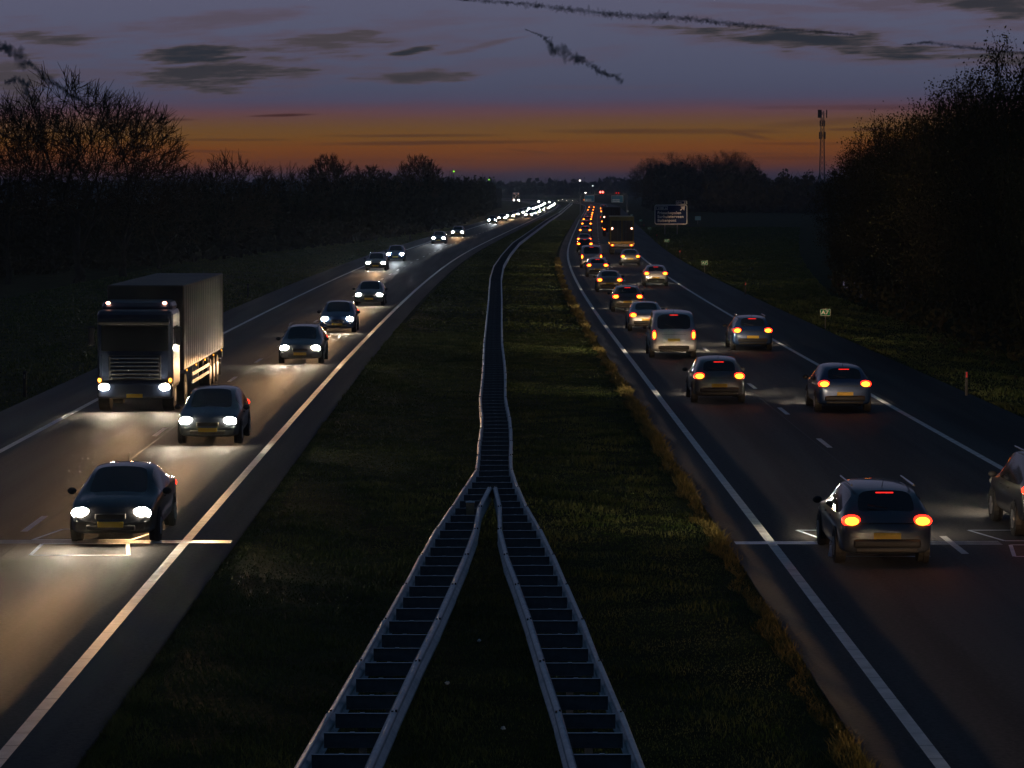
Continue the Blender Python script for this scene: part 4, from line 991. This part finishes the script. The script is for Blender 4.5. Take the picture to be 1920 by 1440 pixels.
# leafy trees, right
lA = tree_proto('leafy_tree', fan_tree(41, 10, .32, .2, tips=420, low=.1, leaf=9, lsize=.06, lrad=.24, minr=.013, twig=3, shell=.35))
lB = tree_proto('leafy_tree', fan_tree(57, 10, .40, .2, tips=460, low=.08, leaf=9, lsize=.065, lrad=.27, minr=.013, twig=3, shell=.35))
GT = 'leafy trees in the dark wood on the right'
for i, (pr, px, py, y, s, lb) in enumerate([
    (lA, 1905, 112, 128, .85, 'tallest leafy tree cut by the right edge of the photo'), (lB, 1826, 145, 140, .8, 'leafy tree with a pale pointed top, second tallest on the right'),
    (lA, 1770, 186, 150, .95, 'leafy tree below and left of the pale pointed one'), (lB, 1700, 212, 166, .8, 'leafy tree with an even rounded top, third from the left of the near wood'),
    (lA, 1648, 240, 182, .85, 'leafy tree with bare twigs on its left, second from the near wood\'s left end'), (lB, 1606, 280, 198, .7, 'lowest leafy tree at the left end of the near wood'),
    (lB, 1868, 176, 150, .9, 'leafy tree in the notch between the two tallest on the right'), (lA, 1735, 214, 172, 1.0, 'leafy tree filling the gap behind the even rounded one'), (lB, 1950, 100, 140, .9, 'leafy tree mostly outside the right edge of the photo')]):
    put(pr, US, px, y, hscale(py, y, 10.2), i * 1.3, lb, GT, sx=s)
put(tB, US, 1652, 176, hscale(205, 176) * .95, 2.2, 'thin bare sapling rising above the left part of the near wood', GT, sx=.45)
GM = 'rounded trees in the middle distance on the right'
for i, (pr, px, py, y, s, lb) in enumerate([(lB, 1222, 296, 860, .9, 'leftmost rounded tree of the distant clump'), (lA, 1262, 292, 880, 1.0, 'second rounded tree of the distant clump'), (lB, 1305, 290, 870, 1.0, 'third rounded tree of the distant clump'),
        (lA, 1345, 290, 890, 1.0, 'fourth rounded tree of the distant clump'), (lB, 1378, 284, 860, .8, 'tallest rounded tree of the distant clump, near its right end'), (lA, 1405, 306, 880, .9, 'rightmost low tree of the distant clump')]):
    put(pr, US, px, y, hscale(py, y, 10.2), i * .9 + .4, lb, GM, sx=s * 1.2)
for pr in (tA, tB, tC, lA, lB): pass
# undergrowth and far woods: masses nobody could count
def woodmass(name, path, y0y1, depth, hfun, n, size, seed, twigs=1.0, m=None):
    r = np.random.default_rng(seed); path = np.array(path, float)
    L = np.concatenate([[0], np.cumsum(np.linalg.norm(np.diff(path[:, :2], axis=0), axis=1))])
    # denser where nearer to the viewer
    w = 1 / np.maximum(path[:, 1], 60); cum = np.concatenate([[0], np.cumsum(np.diff(L) * (w[1:] + w[:-1]) / 2)]); s = np.interp(r.random(n) * cum[-1], cum, L)
    X = np.interp(s, L, path[:, 0]); Y = np.interp(s, L, path[:, 1]); D = r.random(n) ** 1.3 * depth
    nx_, ny_ = np.interp(s, L, path[:, 2]), np.interp(s, L, path[:, 3])
    X = X + nx_ * D; Y = Y + ny_ * D
    Ht = hfun(X, Y) * (0.72 + .28 * np.sin(X * .9 + Y * .13) * np.sin(Y * .21 + 1.3) + .18 * np.sin(X * 2.3 + Y * .5))
    Z = r.random(n) ** .85 * Ht
    sz = size * np.maximum(Y / 200, .6) ** .6 * r.uniform(.5, 1.3, n) * (1 - .45 * Z / np.maximum(Ht, .1))
    a = r.normal(0, 1, (n, 3)); a /= np.linalg.norm(a, axis=1)[:, None]; b_ = np.cross(a, r.normal(0, 1, (n, 3))); b_ /= np.linalg.norm(b_, axis=1)[:, None]
    p = np.stack([X, Y, Z], 1); V = np.stack([p - a * sz[:, None], p + b_ * sz[:, None] * .7, p + a * sz[:, None], p - b_ * sz[:, None] * .7], 1).reshape(-1, 3)
    F = np.arange(4 * n).reshape(-1, 4)
    k = int(n * .35 * twigs)
    if k:
        i = r.integers(0, n, k); q = np.stack([X[i], Y[i], Ht[i] * r.uniform(.25, .8, k)], 1); tl = r.uniform(.8, 2.6, k) * np.maximum(Ht[i] / 7, .5)
        d = np.stack([r.normal(0, .3, k), r.normal(0, .3, k), np.ones(k)], 1) * tl[:, None]; wv = np.stack([np.ones(k), r.normal(0, .3, k), np.zeros(k)], 1) * (.022 * np.maximum(q[:, 1] / 200, .7))[:, None]
        V2 = np.stack([q - wv, q + wv, q + d + wv * .2, q + d - wv * .2], 1).reshape(-1, 3); V = np.concatenate([V, V2]); F = np.concatenate([F, np.arange(4 * k).reshape(-1, 4) + 4 * n])
    o = raw(name, V, F, m or M['under']); o['kind'] = 'stuff'; return o
def pp(l): return [((px - 960) / FPX * y, y, nx_, ny_) for px, y, nx_, ny_ in l]
woodmass('undergrowth', pp([(-160, 222, -.7, .7), (0, 236, -.7, .7), (200, 258, -.7, .7), (400, 288, -.7, .7), (560, 340, -.8, .6), (700, 390, -.8, .6), (800, 460, -.8, .6), (862, 540, -.9, .5), (905, 700, -.9, .4), (930, 900, -.9, .4)]), None, 22,
         lambda X, Y: np.interp(Y, [220, 260, 300, 400, 540, 900], [7.6, 7.0, 6.8, 7.5, 8.0, 8.8]), 60000, .34, 5, twigs=1.0)
woodmass('undergrowth', [(17.6, 84, .95, .3), (18.8, 110, .95, .3), (19.6, 135, .95, .3), (20.4, 165, .95, .3), (21.6, 205, .9, .3), (29, 240, .8, .6), (40, 300, .8, .6), (56, 420, .8, .6), (70, 560, .8, .6)], None, 15,
         lambda X, Y: np.interp(Y, [90, 130, 160, 200, 260, 560], [10.5, 11.0, 9.6, 8.4, 8.0, 9.5]), 120000, .19, 6, twigs=.5)
woodmass('undergrowth', [(44, 1000, .2, .9), (40, 830, .4, .9), (60, 780, .3, .9), (84, 760, .1, 1.), (120, 740, .1, 1.), (160, 700, .1, 1.)], None, 60,
         lambda X, Y: np.interp(X / np.maximum(Y, 1), [.03, .043, .078, .086, .11, .16], [9, 12.0, 12.0, 10.2, 10.4, 11.0]), 34000, .5, 8, twigs=.6)
woodmass('distant_woods', [(-420, 1500, 0, 1), (-200, 1700, 0, 1), (-60, 2000, 0, 1), (0, 2100, 0, 1), (60, 2000, 0, 1), (150, 1500, 0, 1), (300, 1300, 0, 1)], None, 120,
         lambda X, Y: 10.5 + 0 * X, 16000, .9, 9, twigs=.5)

# ------------------------------------------------------------------ grass
def blades(name, xf0, xf1, y0, y1, n, hgt, wid, m, seed, clump=True, lean=.35, power=1.6):
    r = np.random.default_rng(seed)
    y = y0 + (y1 - y0) * r.random(n) ** power
    f = r.random(n); x = xf0(y) + (xf1(y) - xf0(y)) * f
    cl = .55 + .45 * (np.sin(x * 2.1 + np.sin(y * .9) * 2) * np.sin(y * 1.3 + x * .8)) if clump else np.ones(n)
    cl = cl * (.75 + .5 * np.sin(x * .55 + 1.7 + .3 * y) * np.sin(y * .23 + x))
    h = hgt * r.uniform(.5, 1.3, n) * np.clip(cl, .25, 1.4); w = wid * r.uniform(.7, 1.4, n) * np.maximum(y / 50, .8)
    a = r.random(n) * 2 * np.pi; u = np.stack([np.cos(a), np.sin(a), np.zeros(n)], 1) * w[:, None]
    p = np.stack([x, y, np.full(n, -.075)], 1); t = p + np.stack([r.normal(0, lean, n) * h, r.normal(0, lean, n) * h, h], 1)
    V = np.stack([p - u, p + u, t], 1).reshape(-1, 3)
    o = raw(name, V, np.arange(3 * n).reshape(-1, 3), m); o['kind'] = 'stuff'; return o
blades('grass', lambda y: LX(-1.06, y), lambda y: RX(-.93, y), 33, 150, 210000, .13, .011, M['blade'], 1)
blades('grass', lambda y: LX(-1.3, y), lambda y: RX(-1.2, y), 120, 620, 80000, .15, .022, M['blade'], 2, power=1.3)
blades('dry_grass', lambda y: RX(-1.22 + .16 * np.sin(y * 1.7) * np.sin(y * .6), y), lambda y: RX(-.86, y), 33, 300, 34000, .20, .009, M['dry'], 3, lean=.5, clump=False)
blades('grass', lambda y: LX(-1.35, y), lambda y: LX(-1.03, y), 33, 160, 14000, .15, .010, M['blade'], 4)
blades('grass', lambda y: RX(11.02, y), lambda y: RX(16.5 + np.maximum(y - 200, 0) * .07, y), 75, 520, 90000, .2, .014, M['blade'], 5)
blades('grass', lambda y: LX(26, y), lambda y: LX(9.75, y), 85, 520, 110000, .2, .014, M['blade'], 6)
# ------------------------------------------------------------------ evening haze
hb = B(); hb.box(0, 1150, 22.2, 2400, 2500, 47.0); hz = hb.done('haze', None)
hz.data.materials.clear(); hm = bpy.data.materials.new('haze'); hm.use_nodes = True; hn = hm.node_tree; hn.nodes.clear()
ho = hn.nodes.new('ShaderNodeOutputMaterial'); hv = hn.nodes.new('ShaderNodeVolumePrincipled'); hn.links.new(hv.outputs[0], ho.inputs['Volume'])
hv.inputs['Color'].default_value = (.70, .84, 1, 1); hv.inputs['Density'].default_value = 1.1e-4; hv.inputs['Anisotropy'].default_value = .7
hz.data.materials.append(hm); hz['kind'] = 'stuff'
# a few pale scraps of litter in the median grass
for i, (px, py, lb) in enumerate([(898, 1207, 'small pale scrap of litter in the grass between the forked rails'), (838, 1288, 'bluish scrap of litter in the grass beside the left branch of the rails'), (944, 1374, 'crumpled pale scrap of litter at the foot of the right branch of the rails')]):
    yy = CAMH * FPX / (py - YH); b = B(); b.ell(((px - 960) / FPX * yy, yy, .01), (.035, .028, .022), 8, 5)
    for v in b.bm.verts: v.co += Vector((random.uniform(-.012, .012), random.uniform(-.012, .012), random.uniform(-.008, .008)))
    tag(b.done('litter', M['paint']), lb, 'litter', 'litter in the median grass')

# ------------------------------------------------------------------ vapour trails
def contrail_mat(dens):
    m = bpy.data.materials.new('vapour'); m.use_nodes = True; nt = m.node_tree; nt.nodes.clear()
    o = nt.nodes.new('ShaderNodeOutputMaterial'); d = nt.nodes.new('ShaderNodeBsdfDiffuse'); d.inputs[0].default_value = (.42, .33, .30, 1); t = nt.nodes.new('ShaderNodeBsdfTransparent'); x = nt.nodes.new('ShaderNodeMixShader')
    lw = nt.nodes.new('ShaderNodeLayerWeight'); lw.inputs[0].default_value = .5
    tcn = nt.nodes.new('ShaderNodeTexCoord'); nn = nt.nodes.new('ShaderNodeTexNoise'); nn.inputs['Scale'].default_value = .05; nn.inputs['Detail'].default_value = 6; nt.links.new(tcn.outputs['Object'], nn.inputs['Vector'])
    sb = nt.nodes.new('ShaderNodeMath'); sb.operation = 'MULTIPLY_ADD'; sb.inputs[1].default_value = 2.0 * dens; sb.inputs[2].default_value = -.62 * dens; nt.links.new(nn.outputs['Fac'], sb.inputs[0])
    iv = nt.nodes.new('ShaderNodeMath'); iv.operation = 'SUBTRACT'; iv.inputs[0].default_value = 1.0; nt.links.new(lw.outputs['Facing'], iv.inputs[1])
    pw = nt.nodes.new('ShaderNodeMath'); pw.operation = 'POWER'; pw.inputs[1].default_value = 2.2; nt.links.new(iv.outputs[0], pw.inputs[0])
    ml_ = nt.nodes.new('ShaderNodeMath'); ml_.operation = 'MULTIPLY'; ml_.use_clamp = True; nt.links.new(pw.outputs[0], ml_.inputs[0]); nt.links.new(sb.outputs[0], ml_.inputs[1])
    nt.links.new(ml_.outputs[0], x.inputs[0]); nt.links.new(t.outputs[0], x.inputs[1]); nt.links.new(d.outputs[0], x.inputs[2]); nt.links.new(x.outputs[0], o.inputs[0])
    return m
CM = contrail_mat(.6); CMF = contrail_mat(.38)
def contrail(pts, label, seed, cm=None, D=4200.0):
    r = np.random.default_rng(seed); b = B(); sc = D / FPX
    P = [(((px - 960) * sc), D, CAMH + (YH - py) * sc, rad * sc) for px, py, rad in pts]
    for a, c in zip(P[:-1], P[1:]):
        L = math.dist(a[:3], c[:3]); n = max(2, int(L / (max(a[3], c[3]) * .55)))
        for k in range(n):
            f = (k + r.random()) / n; q = [a[i] + (c[i] - a[i]) * f for i in range(4)]
            for _ in range(4):
                rad = q[3] * r.uniform(.35, 1.05); o_ = r.normal(0, q[3] * .40, 3)
                m = Matrix.Translation((q[0] + o_[0], q[1] + o_[1] * 2, q[2] + o_[2])) @ Matrix.Rotation(r.random() * 3, 4, 'Y') @ Matrix.Diagonal((rad * r.uniform(.9, 2.2), rad, rad * .75, 1))
                bmesh.ops.create_icosphere(b.bm, subdivisions=2, radius=1, matrix=m)
    o = b.done('vapour_trail', cm or CM, None, True); tag(o, label, 'vapour trail', 'vapour trails in the dusk sky')
contrail([(984, 57, 1.2), (1012, 68, 2.0), (1026, 76, 5), (1034, 92, 8), (1062, 103, 9), (1090, 116, 8), (1108, 124, 6), (1122, 134, 5), (1140, 143, 4), (1152, 144, 5), (1163, 154, 5)], 'short dark curling vapour trail in the middle of the sky', 1)
contrail([(800, -4, 2), (880, 3, 2.5), (960, 8, 4), (1040, 17, 5), (1130, 28, 5), (1200, 34, 5), (1228, 33, 6), (1280, 37, 5), (1340, 44, 5), (1420, 52, 4), (1500, 59, 3), (1600, 68, 2)], 'long thin vapour trail slanting down across the top of the sky', 2, CMF)
contrail([(1690, 86, 1.5), (1735, 81, 3), (1790, 89, 3), (1860, 97, 3), (1925, 102, 3)], 'faint thin vapour trail low at the upper right edge of the sky', 3, CMF)
contrail([(-8, 84, 7), (18, 94, 8), (40, 106, 10), (46, 124, 12), (60, 118, 5), (78, 136, 4), (92, 150, 9), (112, 160, 5), (128, 178, 4), (150, 186, 3.5), (185, 202, 2.5)], 'dark ragged vapour trail at the upper left edge of the sky', 4)
contrail([(12, 156, 3), (32, 152, 6), (58, 158, 5), (50, 172, 6), (60, 184, 4.5), (78, 191, 3.5)], 'small dark ragged vapour puff below the trail at the left edge', 5)
